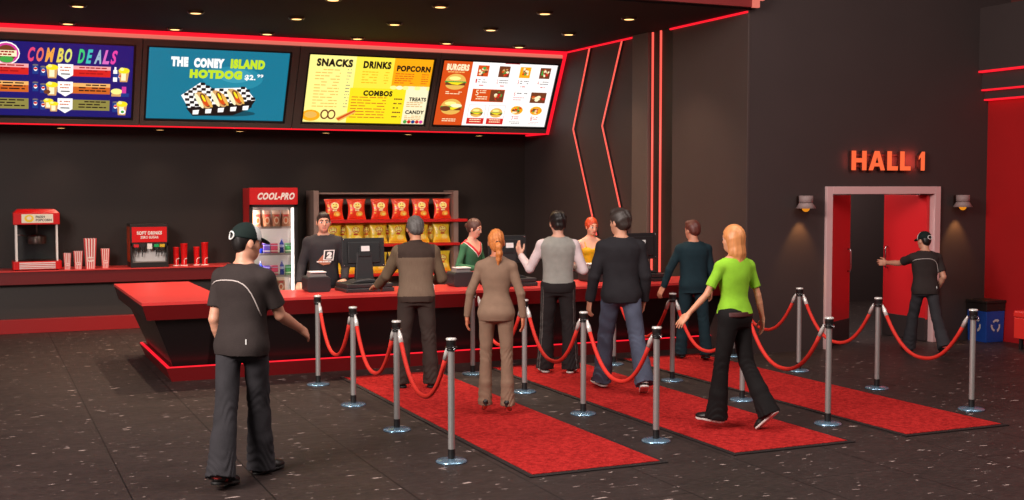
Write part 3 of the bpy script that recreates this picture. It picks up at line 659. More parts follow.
P = Panel((-w2, -0.277, 2.07), (2*w2, 0, 0), (0, 0, -0.25)); P.text('COOL-PRO', 0.16, 0.26, 0.94, 0.70, M_WHITE, 1, 0.35, 0.05); P.done('lettering', hd)
b = MB()
for (xa, xb, za, zb) in ((-w2, -w2+0.05, 0.25, 1.82), (w2-0.05, w2, 0.25, 1.82), (-w2, w2, 0.25, 0.32), (-w2, w2, 1.78, 1.82)): b.box(xa, xb, -0.26, -0.225, za, zb, M_FR)
dr = obj('door', b, fr, 0.003)
b = MB(); b.box(-w2+0.05, w2-0.05, -0.245, -0.24, 0.32, 1.78, M_GLASS); obj('glass_pane', b, dr)
b = MB(); b.tube([(-w2+0.025,-0.262,0.9),(-w2+0.025,-0.29,0.92),(-w2+0.025,-0.29,1.35),(-w2+0.025,-0.262,1.37)], 0.009, M_CHROME, 8); obj('handle', b, dr)
M_TUBE = glow('fridge_lamp', (255, 236, 226), 1.6)
b = MB(); b.box(w2-0.085, w2-0.052, -0.21, -0.19, 0.36, 1.76, M_TUBE); obj('lamp_tube', b, fr)
def plight(loc, e, p, col, r=0.05):
    l = bpy.data.lights.new('fridge_light', 'POINT'); l.energy = e; l.color = col; l.shadow_soft_size = r
    o = bpy.data.objects.new('fridge_light', l); COL.objects.link(o); o.parent = p; o.location = loc
FS = (1.47, 1.06, 0.72, 0.44)
for z in FS:
    b = MB(); b.box(-w2+0.046, w2-0.046, -0.19, 0.2, z-0.012, z, M_STEEL); b.box(-w2+0.046, w2-0.046, -0.2, -0.19, z-0.022, z+0.012, M_STEEL); obj('shelf', b, fr)
l = bpy.data.lights.new('fridge_light', 'AREA'); l.shape = 'RECTANGLE'; l.size = 0.06; l.size_y = 1.45; l.energy = 40; l.color = (1.0, 0.88, 0.82)
o = bpy.data.objects.new('fridge_light', l); COL.objects.link(o); o.parent = fr; o.location = (-w2+0.055, -0.20, 1.05); o.rotation_euler = Vector((1, 1.3, 0)).to_track_quat('-Z', 'Y').to_euler()
o2 = o.copy(); COL.objects.link(o2); o2.parent = fr; o2.location = (w2-0.055, -0.20, 1.05); o2.rotation_euler = Vector((-1, 1.6, 0)).to_track_quat('-Z', 'Y').to_euler()
def put(root, fn_kind, x, y, z, label, group, first):
    o = root if first else copy_tree(root)
    o.location = (x, y, z); o['label'] = label; o['group'] = group; return o
M_KRAFT = mat('brown_snack_pouch', (176, 112, 74), 0.5, var=0.15, vscale=30); M_KR2 = mat('pale_pouch_band', (236, 214, 190), 0.5)
def make_pouch():
    e = thing('snack_pouch', '', 'snack packet')
    b = MB(); r = []
    for z, wx, wy in ((0,0.066,0.03),(0.04,0.07,0.035),(0.13,0.068,0.032),(0.2,0.064,0.018),(0.235,0.064,0.006),(0.26,0.064,0.003)):
        r.append([(-wx,-wy*0.5,z),(-wx*0.6,-wy,z),(wx*0.6,-wy,z),(wx,-wy*0.5,z),(wx,wy*0.5,z),(wx*0.6,wy,z),(-wx*0.6,wy,z),(-wx,wy*0.5,z)])
    for i in range(5): b.add(r[i]+r[i+1], [(k,(k+1)%8,8+(k+1)%8,8+k) for k in range(8)], M_KRAFT if i in (0,1,2) else M_KR2, True)
    b.add(r[0], [tuple(range(8))[::-1]], M_KRAFT); obj('pouch', b, e)
    P = Panel((-0.045,-0.041,0.19), (0.09,0,0), (0,0,-0.16)); P.ell(0.5,0.55,0.42,0.36,M_KR2,0); P.ell(0.5,0.55,0.26,0.22,mat('pouch_orange',(206,96,36),0.5),1); P.rect(0.1,0.02,0.9,0.16,M_STRIPE,1); P.done('pouch_label', e)
    return e
po = make_pouch(); FX = 0.91
nm = ('leftmost', 'second from left', 'third from left', 'rightmost')
for i in range(4): put(po, 0, FX-0.23+i*0.145, 6.10, 1.472, 'brown snack pouch on the top fridge shelf, %s of four' % nm[i], 'snack pouches in the fridge', i == 0)
for i, t in enumerate(('left', 'right')): put(po, 0, FX-0.03+i*0.15, 6.10, 0.442, 'brown snack pouch on the lowest visible fridge shelf, %s one' % t, 'snack pouches in the fridge', False)
M_BB = mat('blue_bottle_plastic', (24, 44, 150), 0.25); M_BBL = mat('white_bottle_label', (200, 205, 230), 0.5)
def make_bottle():
    e = thing('water_bottle', '', 'bottle')
    b = MB(); b.lathe([(0.001,0),(0.031,0.0),(0.034,0.01),(0.034,0.06),(0.030,0.075),(0.034,0.09),(0.034,0.15),(0.014,0.19),(0.013,0.205)], M_BB, n=16, caps=False); obj('bottle', b, e)
    b = MB(); b.lathe([(0.016,0.204),(0.016,0.225),(0.001,0.226)], M_BBL, n=12, caps=False); obj('cap', b, e)
    b = MB(); b.lathe([(0.0348,0.095),(0.0348,0.135)], M_BBL, n=16, caps=False); obj('bottle_label', b, e)
    return e
bo = make_bottle()
def make_pack(name, c, label):
    e = thing(name, label, 'drinks can')
    m = mat('%s_print' % name, c, 0.4, var=0.25, vscale=25)
    b = MB(); b.box(-0.052, 0.052, -0.04, 0.04, 0.0, 0.155, m); obj('carton', b, e, 0.006)
    b = MB(); b.box(-0.053, 0.053, -0.0415, 0.0415, 0.03, 0.055, M_BBL if c[2] > 100 else M_CREAM)
    b.lathe([(0.026,0.155),(0.026,0.158),(0.001,0.1585)], M_STEEL, n=12, caps=False); obj('band', b, e)
    return e
pk = {}
rowname = {1.06: 'second shelf from the top', 0.72: 'third shelf from the top'}
for zi, z in enumerate((1.06, 0.72)):
    for i, (dx, kind) in enumerate(((-0.275, 'green'), (-0.185, 'bottle'), (-0.095, 'purple'), (0.025, 'pink'), (0.145, 'bottle'), (0.25, 'green'))):
        if kind == 'bottle':
            put(bo, 0, FX+dx, 6.1, z+0.002, 'blue bottle on the %s of the fridge, %s one' % (rowname[z], 'left' if i < 3 else 'right'), 'blue bottles in the fridge', zi == 0 and i == 1)
        else:
            lab = '%s drink carton on the %s of the fridge%s' % (kind, rowname[z], {0: ', far left', 5: ', far right'}.get(i, ''))
            if kind not in pk: pk[kind] = make_pack('drink_carton', {'green': (40, 120, 50), 'purple': (96, 70, 170), 'pink': (196, 60, 90)}[kind], lab) if False else None
            if pk[kind] is None:
                e = thing('drink_carton', lab, 'drink carton'); c = {'green': (44, 118, 52), 'purple': (98, 72, 172), 'pink': (198, 62, 92)}[kind]
                b = MB(); b.box(-0.052, 0.052, -0.04, 0.04, 0.0, 0.155, mat(kind+'_carton_print', c, 0.4, var=0.25, vscale=25)); obj('carton', b, e, 0.006)
                b = MB(); b.box(-0.0535, 0.0535, -0.0415, 0.0415, 0.03, 0.05, M_CREAM); b.box(-0.0535, 0.0535, -0.0415, 0.0415, 0.12, 0.13, M_BBL); obj('band', b, e)
                pk[kind] = e; put(e, 0, FX+dx, 6.1, z+0.002, lab, kind+' drink cartons in the fridge', True)
            else: put(pk[kind], 0, FX+dx, 6.1, z+0.002, lab, kind+' drink cartons in the fridge', False)

# ================================================================ snack shelf
M_RACK = mat('taupe_shelf_board', (142, 116, 108), 0.55, var=0.05); M_RBACK = mat('grey_brown_shelf_back', (100, 86, 78), 0.6); M_SHR = mat('red_shelf_edge', (206, 30, 30), 0.35)
rk = thing('snack_shelf', 'wide taupe snack rack with red shelves against the back wall', 'shelf', (0, 0, 0))
for x0_ in (1.60, 3.97):
    b = MB(); b.box(x0_, x0_+0.085, 6.22, YB-0.01, 0, 2.03, M_RACK); obj('side_post', b, rk, 0.004)
b = MB(); b.box(1.68, 3.98, YB-0.05, YB-0.012, 0.0, 1.99, M_RBACK); obj('back_panel', b, rk)
b = MB(); b.box(1.68, 3.98, 6.30, YB-0.05, 1.975, 2.0, M_RACK); obj('top_board', b, rk)
RS = (1.56, 1.17, 0.69)
for z, xr in zip(RS, (4.20, 4.06, 4.02)):
    b = MB(); b.box(1.67, xr, 6.17, YB-0.05, z-0.045, z, M_SHR); obj('shelf', b, rk, 0.003)
b = MB(); b.box(1.68, 3.98, 6.2, YB-0.05, 0.0, 0.3, M_RACK); obj('plinth', b, rk)
M_BR = mat('red_crisp_bag', (240, 66, 36), 0.3, var=0.12, vscale=9, coat=0.2); M_BY = mat('yellow_crisp_bag', (255, 220, 60), 0.3, var=0.10, vscale=9, coat=0.2)
M_BO = mat('orange_bag_print', (255, 190, 70), 0.4); M_BL = mat('bright_yellow_bag_print', (255, 240, 130), 0.4); M_BK = mat('red_bag_print', (206, 40, 30), 0.4); M_BC = mat('pale_bag_print', (250, 232, 180), 0.4)
def make_bag(red):
    e = thing('crisp_bag', '', 'crisp packet')
    n = 44; Wb, Hb = 0.32, 0.335; b = MB()
    base, prt, emb, ring = (M_BR, M_BO, M_BL, M_BC) if red else (M_BY, M_BL, M_BL, M_BO2)
    def pt(i, j, s):
        u, v = i/n*2-1, j/n
        w_ = Wb/2*(1-0.10*math.sin(math.pi*v)-0.0*v)*(0.94+0.06*abs(2*v-1)**1.5)
        th = 0.055*max(0.0, (1-abs(u)**2.6))**0.6*max(0.0, math.sin(math.pi*min(1, max(0, (v-0.04)/0.92))))**0.55
        wr = 0.003*math.sin(u*17+v*9)*(1-abs(u))
        return (u*w_, -s*(th+wr*(th > 0.01))-0.002*s, v*Hb)
    for s in (1, -1):
        vs = [pt(i, j, s) for j in range(n+1) for i in range(n+1)]
        for m in dict.fromkeys((base, prt, emb, ring, M_BK)):
            fs = []
            for j in range(n):
                for i in range(n):
                    u, v = (i+0.5)/n, (j+0.5)/n
                    k = base
                    if s == 1:
                        d = math.hypot((u-0.52)/0.24, (v-0.66)/0.17)
                        if d < 1: k = ring if d > 0.78 else emb
                        if d < 0.6 and 0.57 < v < 0.61: k = M_BK
                        if d < 0.6 and 0.70 < v < 0.74 and (0.42 < u < 0.48 or 0.56 < u < 0.62): k = M_BK
                        if math.hypot((u-0.62)/0.2, (v-0.27)/0.12) < 1: k = prt
                        if math.hypot((u-0.66)/0.1, (v-0.25)/0.06) < 1: k = emb
                        if 0.36 < u < 0.62 and 0.42 < v < 0.48: k = ring if red else M_BK
                        if 0.10 < u < 0.20 and (0.28 < v < 0.34 or 0.42 < v < 0.5 or 0.58 < v < 0.72): k = prt if red else emb
                    if k is m:
                        a = j*(n+1)+i; q = (a, a+1, a+n+2, a+n+1); fs.append(q if s == 1 else q[::-1])
            if fs:
                b.add(vs, fs, m, True)
    o = obj('bag', b, e); return e
M_BO2 = mat('amber_bag_ring', (222, 130, 40), 0.4)
bags = {True: make_bag(True), False: make_bag(False)}; used = {True: False, False: False}
pos_w = ('leftmost', 'second from left', 'third from left', 'fourth from left', 'fifth from left', 'rightmost')
for red, z, xs, row in ((True, RS[0], (1.965, 2.335, 2.735, 3.085, 3.435, 3.81), 'top'), (False, RS[1], (1.93, 2.31, 2.70, 3.03, 3.42, 3.80), 'middle'), (False, RS[2], (1.93, 2.31, 2.70, 3.03, 3.42, 3.80), 'lowest')):
    for i, x in enumerate(xs):
        o = bags[red] if not used[red] else copy_tree(bags[red]); used[red] = True
        o.location = (x, 6.33, z+0.004); o.rotation_euler = (-0.10, 0, 0.03*((i*7) % 3-1))
        o['label'] = '%s crisp bag on the %s shelf of the snack rack, %s' % ('red' if red else 'yellow', row, pos_w[i])
        o['group'] = '%s crisp bags on the %s shelf' % ('red' if red else 'yellow', row)
# smaller bags tucked behind on the middle shelf
for i, x in enumerate((2.12, 2.52, 2.87, 3.62)):
    o = copy_tree(bags[False]); o.location = (x, 6.46, RS[1]+0.004); o.rotation_euler = (-0.06, 0, 0.1); o.scale = (0.9, 0.9, 1.0)
    o['label'] = 'yellow crisp bag tucked behind others on the middle rack shelf, %s' % nm[i]; o['group'] = 'yellow crisp bags behind the front row'

# ================================================================ tills and printers
M_TILL = mat('charcoal_till_plastic', (44, 44, 46), 0.42); M_TILL2 = mat('black_monitor_plastic', (30, 31, 33), 0.35); M_PAPER = mat('white_label_paper', (238, 238, 236), 0.6)
def make_till():
    e = thing('cash_till', '', 'till')
    b = MB(); b.box(-0.285, 0.285, -0.22, 0.24, 0.0, 0.045, M_TILL); b.box(-0.275, 0.275, -0.21, 0.235, 0.05, 0.095, M_TILL); b.box(-0.27, 0.27, -0.2, 0.23, 0.04, 0.055, M_BLACK); obj('cash_drawer', b, e, 0.008)
    b = MB(); prof = [(-0.2, 0.098), (-0.14, 0.125), (-0.06, 0.14), (0.04, 0.145), (0.12, 0.128), (0.2, 0.098)]
    b.hexa([(x, -0.13, z) for x, z in prof], [(x, 0.14, z) for x, z in prof], M_TILL); obj('stand_foot', b, e, 0.012)
    b = MB(); b.hexa([(-0.11,-0.02,0.13),(0.11,-0.02,0.13),(0.11,0.06,0.13),(-0.11,0.06,0.13)], [(-0.09,0.0,0.44),(0.09,0.0,0.44),(0.09,0.045,0.44),(-0.09,0.045,0.44)], M_TILL); obj('stand_column', b, e, 0.008)
    Mt = Matrix.Translation((0, 0, 0.44)) @ Matrix.Rotation(math.radians(-6), 4, 'X')
    b = MB(); b.box(-0.255, 0.255, 0.03, 0.06, -0.165, 0.17, M_TILL2, Mt); b.box(-0.19, 0.19, 0.008, 0.032, -0.12, 0.12, M_TILL2, Mt); b.box(-0.07, 0.07, -0.01, 0.01, -0.05, 0.06, M_TILL2, Mt); mo = obj('monitor', b, e, 0.006)
    b = MB(); b.box(-0.245, 0.245, 0.0601, 0.061, -0.155, 0.16, glow('till_display', (90, 110, 130), 0.6), Mt); obj('display', b, mo)
    b = MB(); b.box(-0.04, 0.06, -0.0125, -0.0102, 0.015, 0.075, M_PAPER, Mt); obj('sticker', b, mo)
    for sx in (-1, 1):
        for sz in (-1, 1):
            b = MB(); b.lathe([(0.001,0.0),(0.007,0.001),(0.008,0.004)], M_CHROME, n=8, caps=False, M=Mt @ Matrix.Translation((sx*0.235, 0.0275, sz*0.148+0.003)) @ Matrix.Rotation(-math.pi/2, 4, 'X')); obj('screw', b, mo)
    return e
def make_printer():
    e = thing('receipt_printer', '', 'printer')
    b = MB(); b.rbox(-0.135, 0.135, -0.13, 0.15, 0.0, 0.175, 0.035, M_TILL, 5, 'y'); b.box(-0.11, 0.11, -0.11, 0.12, -0.0, 0.012, M_BLACK); obj('housing', b, e, 0.012)
    b = MB(); b.hexa([(-0.10,-0.08,0.17),(0.10,-0.08,0.17),(0.10,0.10,0.17),(-0.10,0.10,0.17)], [(-0.085,-0.07,0.215),(0.085,-0.07,0.215),(0.085,0.08,0.215),(-0.085,0.08,0.215)], mat('grey_printer_lid', (120, 112, 110), 0.4)); obj('lid', b, e, 0.004)
    b = MB(); b.box(-0.088, 0.092, -0.10, 0.075, 0.217, 0.229, M_PAPER); obj('paper', b, e, 0.003)
    return e
ti, pr_ = make_till(), make_printer()
for i, (x, wh) in enumerate(((0.80, 'beside the man in the sweatshirt'), (2.62, 'beside the woman in green'), (4.47, 'at the counter\'s right end'))):
    o = ti if i == 0 else copy_tree(ti); o.location = (x, 0.92, HC+0.001); o.rotation_euler = (0, 0, 0.02); o['label'] = 'black till with monitor turned away, ' + wh; o['group'] = 'tills on the serving counter'
for i, (x, wh) in enumerate(((0.27, 'left of the leftmost till'), (2.05, 'left of the middle till'), (3.84, 'left of the rightmost till, partly hidden'))):
    o = pr_ if i == 0 else copy_tree(pr_); o.location = (x, 1.06, HC+0.001); o['label'] = 'charcoal receipt printer with white paper, ' + wh; o['group'] = 'receipt printers on the counter'
e = thing('card_stand', 'small white upright card on the red counter beside the man in the brown jacket', 'card', (1.50, 0.62, HC+0.001))
b = MB(); b.hexa([(-0.035,-0.025,0),(0.035,-0.025,0),(0.035,0.025,0),(-0.035,0.025,0)], [(-0.035,-0.003,0.13),(0.035,-0.003,0.13),(0.035,0.003,0.13),(-0.035,0.003,0.13)], M_PAPER); obj('card', b, e)
b = MB(); b.box(-0.028, 0.02, -0.0265, -0.02, 0.03, 0.06, M_STRIPE, Matrix.Rotation(-0.16, 4, 'X')); obj('print', b, e)

# ================================================================ carpets
def carpet_mat():
    m = mat('red_carpet', (180, 34, 34), 0.95, spec=0.1)
    nt = m.node_tree; N = nt.nodes; L = nt.links; bs = N['Principled BSDF']
    tc = N.new('ShaderNodeTexCoord'); v = N.new('ShaderNodeTexVoronoi'); v.inputs['Scale'].default_value = 55
    L.new(tc.outputs['Object'], v.inputs['Vector'])
    n = N.new('ShaderNodeTexNoise'); n.inputs['Scale'].default_value = 26; n.inputs['Detail'].default_value = 5; L.new(tc.outputs['Object'], n.inputs['Vector'])
    r = N.new('ShaderNodeValToRGB'); r.color_ramp.elements[0].position = 0.35; r.color_ramp.elements[0].color = lin(150, 28, 28); r.color_ramp.elements[1].position = 0.62; r.color_ramp.elements[1].color = lin(190, 44, 42)
    L.new(n.outputs['Fac'], r.inputs['Fac']); L.new(r.outputs['Color'], bs.inputs['Base Color'])
    bp = N.new('ShaderNodeBump'); bp.inputs['Strength'].default_value = 0.5; bp.inputs['Distance'].default_value = 0.01
    L.new(v.outputs['Distance'], bp.inputs['Height']); L.new(bp.outputs['Normal'], bs.inputs['Normal'])
    return m
M_CARP = carpet_mat(); M_RUB = mat('black_rubber_edging', (34, 28, 28), 0.55)
for x0_, x1_, wh in ((0.33, 1.49, 'leftmost, under the tan-suited woman'), (2.09, 3.28, 'middle one, under the woman in lime green'), (3.82, 4.98, 'rightmost, nearest the hall door')):
    e = thing('red_carpet', 'long red carpet runner edged in black, ' + wh, 'carpet', ((x0_+x1_)/2, -2.14, 0), group='red carpet runners')
    h, l_ = (x1_-x0_)/2, 2.48
    b = MB(); b.box(-h+0.045, h-0.045, -l_+0.05, l_-0.05, 0.001, 0.014, M_CARP); obj('pile', b, e)
    b = MB()
    for (xa, xb, ya, yb) in ((-h,-h+0.045,-l_,l_),(h-0.045,h,-l_,l_),(-h+0.045,h-0.045,-l_,-l_+0.05),(-h+0.045,h-0.045,l_-0.05,l_)): b.box(xa, xb, ya, yb, 0.001, 0.011, M_RUB)
    obj('edging', b, e, 0.003)

# ================================================================ rope barrier
M_POST = mat('grey_satin_post', (172, 169, 167), 0.35, 0.5); M_BASE = mat('blue_tinted_chrome', (150, 190, 220), 0.22, 0.75); M_ROPE = mat('orange_red_velvet_rope', (214, 52, 42), 0.6, bump=0.3, bscale=80, spec=0.25)
M_CAPL = mat('pale_polished_cap', (226, 222, 218), 0.25, 0.3)
ROWS = (0.0, 1.81, 3.57, 5.25); STEP = 1.302
def make_stanchion():
    e = thing('stanchion', '', 'stanchion')
    b = MB(); b.lathe([(0.001,0.0),(0.12,0.0),(0.122,0.008),(0.112,0.016),(0.06,0.022),(0.028,0.026)], M_BASE, n=32, caps=False); obj('base', b, e)
    b = MB(); b.lathe([(0.026,0.02),(0.026,0.87)], M_POST, n=20); obj('post', b, e)
    b = MB(); b.lathe([(0.0275,0.02),(0.0275,0.10)], M_BLACK, n=20, caps=False); obj('sleeve', b, e)
    b = MB(); b.lathe([(0.034,0.855),(0.036,0.862),(0.036,0.868),(0.032,0.872),(0.032,0.885),(0.037,0.89),(0.039,0.93)], M_BLACK, n=20); obj('collar', b, e)
    b = MB(); b.lathe([(0.040,0.937),(0.041,0.947),(0.036,0.952),(0.001,0.955)], M_CAPL, n=20, caps=False); obj('cap', b, e)
    b = MB(); b.lathe([(0.047,0.878),(0.047,0.884)], M_CHROME, n=20, caps=True)
    for s in (-1, 1): b.tube([(0, s*0.045, 0.881), (0, s*0.066, 0.876), (0, s*0.07, 0.862)], 0.005, M_CHROME, 6)
    obj('hook_ring', b, e)
    return e
def make_rope():
    e = thing('barrier_rope', '', 'rope')
    y0, y1 = -0.075, -STEP+0.075; sag = 0.455; pts = []
    n = 22
    for i in range(n+1):
        t = i/n; y = y0+(y1-y0)*t; q = 2*t-1
        pts.append((0, y, 0.845-sag*(1-abs(q)**2.25)))
    c0 = [pts[0], pts[1]]
    b = MB(); b.tube(pts[1:-1], 0.0185, M_ROPE, 10); obj('rope', b, e)
    for a, c, d in ((pts[0], pts[1], -1), (pts[-1], pts[-2], 1)):
        b = MB(); A = Vector(a); C = Vector(c); top = A+Vector((0, 0.004*-d, 0.02)); MC = M_CAPL
        b.tube([top, A, A+(C-A)*0.35, A+(C-A)*1.0], [0.007, 0.013, 0.021, 0.021], M_CAPL, 10); obj('end_cap', b, e)
    return e
stn, rop = make_stanchion(), make_rope()
rown = ('leftmost row', 'second row from the left', 'third row from the left', 'rightmost row'); coln = ('next to the counter', 'second from the counter', 'third from the counter', 'nearest the camera')
for i, x in enumerate(ROWS):
    for j in range(4):
        o = stn if (i, j) == (0, 0) else copy_tree(stn)
        o.location = (x-(0.04 if (i, j) == (1, 0) else 0), -j*STEP, 0.0); o['label'] = 'grey rope stanchion in the %s, %s' % (rown[i], coln[j]); o['group'] = 'stanchions of the '+rown[i]
    for j in range(3):
        o = rop if (i, j) == (0, 0) else copy_tree(rop)
        o.location = (x, -j*STEP, 0.016); o['label'] = 'sagging red rope in the %s, %s' % (rown[i], ('the stretch nearest the counter', 'its middle stretch', 'the stretch nearest the camera')[j]); o['group'] = 'ropes of the '+rown[i]

# ================================================================ hall sign, sconces, bin, bench
hs = thing('hall_sign', 'glowing orange wall lettering reading HALL 1 above the door', 'sign', (7.60, YH, 2.31))
M_HALL = glow('orange_letter_face', (255, 104, 58), 0.85); M_HS = mat('dark_letter_side', (40, 22, 18), 0.5)
xx = -0.575
for ch, wd in (('H', 0.245), ('A', 0.27), ('L', 0.18), ('L', 0.18), ('1', 0.105)):
    if ch == '1': xx += 0.10
    if ch == 'H': st = [[(0,0),(.3,0),(.3,.4),(.7,.4),(.7,0),(1,0),(1,1),(.7,1),(.7,.62),(.3,.62),(.3,1),(0,1)]]
    elif ch == 'A': st = [[(0,0),(.27,0),(.34,.2),(.66,.2),(.73,0),(1,0),(.65,1),(.35,1)]]
    elif ch == 'L': st = [[(0,0),(1,0),(1,.22),(.42,.22),(.42,1),(0,1)]]
    else: st = [[(.35,0),(1,0),(1,1),(.5,1),(0,.72),(0,.55),(.35,.7)]]
    b = MB(); H_ = 0.25
    for s in st:
        n = len(s); F = [(xx+u*wd, -0.075, v*H_) for u, v in s]; K = [(xx+u*wd, -0.03, v*H_) for u, v in s]
        if ch == 'A':
            b.add(F, [(0,1,2,7)], M_HALL); b.add(F, [(2,3,6,7)], M_HALL); b.add(F, [(3,4,5,6)], M_HALL)
        else: b.add(F, [tuple(range(n))], M_HALL)
        b.add(F+K, [(i, n+i, n+(i+1) % n, (i+1) % n) for i in range(n)], M_HS); b.add(K, [tuple(range(n))[::-1]], M_HS)
    o = obj('digit' if ch == '1' else 'letter', b, hs)
    if ch == 'A':
        b = MB(); b.add([(xx+u*wd, -0.077, v*H_) for u, v in ((.41,.38),(.59,.38),(.5,.70))], [(0,1,2)], M_HS); obj('letter_hole', b, o)
    xx += wd+0.035
b = MB(); b.box(-0.55, 0.38, -0.03, -0.002, 0.04, 0.06, M_HS); b.box(-0.55, 0.38, -0.03, -0.002, 0.19, 0.21, M_HS); b.box(0.55, 0.60, -0.03, -0.002, 0.04, 0.2, M_HS); obj('mounting_rail', b, hs)
l = bpy.data.lights.new('sign_glow', 'AREA'); l.shape = 'RECTANGLE'; l.size = 1.2; l.size_y = 0.2; l.energy = 5; l.color = (1, 0.08, 0.05)
o = bpy.data.objects.new('sign_glow', l); COL.objects.link(o); o.parent = hs; o.location = (0.0, -0.068, 0.13); o.rotation_euler = (math.pi/2, 0, 0)

M_SHADE = mat('grey_ribbed_shade', (150, 128, 126), 0.6, bump=0.15, bscale=60); M_AMB = glow('amber_bulb', (216, 130, 24), 0.9)
def sconce(x, label):
    e = thing('wall_sconce', label, 'wall lamp', (x, YH, 1.83), group='wall sconces beside the hall door')
    b = MB(); b.box(-0.05, 0.05, -0.012, 0, 0.03, 0.15, M_HS); b.tube([(0,-0.01,0.09),(0,-0.11,0.09)], 0.012, M_HS, 8); obj('bracket', b, e)
    b = MB(); b.lathe([(0.001,0.155),(0.088,0.155),(0.088,0.07),(0.08,0.066)], M_SHADE, (0,-0.13,0), 24, caps=False); obj('upper_shade', b, e)
    b = MB(); b.lathe([(0.084,0.062),(0.128,-0.006),(0.122,-0.006),(0.078,0.06)], M_SHADE, (0,-0.13,0), 24, caps=False); obj('lower_shade', b, e)
    b = MB(); b.ell((0,-0.13,0.0), (0.05,0.05,0.05), M_AMB); obj('bulb', b, e)
    l = bpy.data.lights.new('sconce_light', 'SPOT'); l.energy = 16; l.color = (1.0, 0.5, 0.16); l.spot_size = math.radians(70); l.spot_blend = 0.7; l.shadow_soft_size = 0.03
    o = bpy.data.objects.new('sconce_light', l); COL.objects.link(o); o.parent = e; o.location = (0, -0.13, -0.06); o.rotation_euler = (math.radians(12), 0, 0)
sconce(6.27, 'grey flared wall sconce glowing amber, left of the hall door'); sconce(8.87, 'grey flared wall sconce glowing amber, right of the hall door')

M_BLUE = mat('blue_bin_plastic', (24, 70, 158), 0.45, var=0.06); M_ICON = mat('pale_recycling_print', (206, 200, 204), 0.6)
bn = thing('recycling_bin', 'blue recycling bin with black lid in the corner by the red wall', 'bin', (9.245, -0.155, 0))
b = MB(); b.hexa([(-0.155,-0.165,0.0),(0.155,-0.165,0.0),(0.155,0.16,0.0),(-0.155,0.16,0.0)], [(-0.165,-0.175,0.42),(0.165,-0.175,0.42),(0.165,0.17,0.42),(-0.165,0.17,0.42)], M_BLUE); obj('body', b, bn, 0.006)
b = MB(); b.box(-0.17, 0.168, -0.18, 0.175, 0.42, 0.53, M_DK); b.box(-0.185, 0.172, -0.195, 0.18, 0.53, 0.565, M_DK); obj('lid', b, bn, 0.006)
def recycle(P, u, v, s, asp):
    for k in range(3):
        a = math.radians(90+120*k); c_, s_ = math.cos(a), math.sin(a)
        def R(x, y): return (u+(x*c_-y*s_)*s, v-(x*s_+y*c_)*s*asp)
        P.poly([R(0.95,-0.45), R(0.95,0.15), R(0.62,0.15), R(0.62,-0.45)], M_ICON, 1)
        P.poly([R(0.95,0.15), R(0.70,0.62), R(0.42,0.44), R(0.62,0.15)], M_ICON, 1)
        P.poly([R(0.95,-0.30), R(0.45,-0.30), R(0.78,-0.72)], M_ICON, 2)
for o_, U in (((-0.162,-0.178,0.40), (0.324,0,0)), ((-0.168,0.165,0.40), (0,-0.33,0))):
    P = Panel(o_, U, (0, 0, -0.38)); recycle(P, 0.5, 0.46, 0.27, 0.88); P.done('recycling_symbol', bn)
be = thing('bench', 'red upholstered bench with dark legs at the right edge by the red wall', 'bench', (9.17, -1.90, 0))
M_SEAT = mat('red_leatherette', (232, 52, 44), 0.35, bump=0.05)
b = MB(); b.box(-0.22, 0.24, -1.0, 1.0, 0.41, 0.50, M_SEAT); obj('seat', b, be, 0.02)
b = MB(); b.box(-0.21, 0.23, -0.99, 0.99, 0.14, 0.41, M_SEAT); obj('skirt', b, be, 0.008)
for sx in (-0.17, 0.19):
    for sy in (-0.9, 0.9): b = MB(); b.box(sx-0.02, sx+0.02, sy-0.02, sy+0.02, 0, 0.14, M_BLACK); obj('leg', b, be)
# ================================================================ people: smooth implicit bodies and clothes meshed into single surfaces
def V3(*a): return np.array(a, dtype=np.float64)
def unit(v): v = np.asarray(v, float); return v/np.linalg.norm(v)
def rotm(axis, deg):
    return np.array(Matrix.Rotation(math.radians(deg), 3, Vector(axis)))
class Cone:
    """tapered limb between a and b; flat=(axis, factor) thins it along an axis; capa/capb cut the end square"""
    def __init__(s, a, b, ra, rb, mat=0, k=0.02, flat=None, capa=False, capb=False, off=0.0, sub=False):
        s.a, s.b, s.ra, s.rb, s.mat, s.k, s.flat, s.capa, s.capb, s.sub = V3(*a), V3(*b), ra+off, rb+off, mat, k, flat, capa, capb, sub
        if flat: s.fa = unit(flat[0])
    def box(s):
        r = max(s.ra, s.rb); return np.minimum(s.a, s.b)-r, np.maximum(s.a, s.b)+r
    def d(s, p):
        q = p-s.a; e = s.b-s.a
        if s.flat:
            f = s.fa; g = 1/s.flat[1]-1; q = q+(q@f)[..., None]*f*g; e2 = e+(e@f)*f*g
        else: e2 = e
        L = e2@e2+1e-12; t = np.clip((q@e2)/L, 0, 1)
        r = s.ra+(s.rb-s.ra)*t
        dd = np.sqrt(((q-t[..., None]*e2)**2).sum(-1))-r
        n = e/np.linalg.norm(e)
        if s.capa: dd = np.maximum(dd, -((p-s.a)@n))
        if s.capb: dd = np.maximum(dd, (p-s.b)@n)
        return dd
class Ell:
    def __init__(s, c, r, R=None, mat=0, k=0.02, sub=False, cut=None):
        s.c, s.r, s.R, s.mat, s.k, s.sub, s.cut = V3(*c), V3(*r), (np.eye(3) if R is None else np.asarray(R)), mat, k, sub, cut
    def box(s):
        h = np.abs(s.R)@s.r; return s.c-h, s.c+h
    def d(s, p):
        q = (p-s.c)@s.R
        k0 = np.sqrt(((q/s.r)**2).sum(-1)); k1 = np.sqrt(((q/s.r**2)**2).sum(-1))+1e-9
        dd = k0*(k0-1)/k1
        dd = np.where(k0 < 0.05, -s.r.min(), dd)
        if s.cut is not None:
            for c, n in s.cut: dd = np.maximum(dd, (p-V3(*c))@unit(n))
        return dd
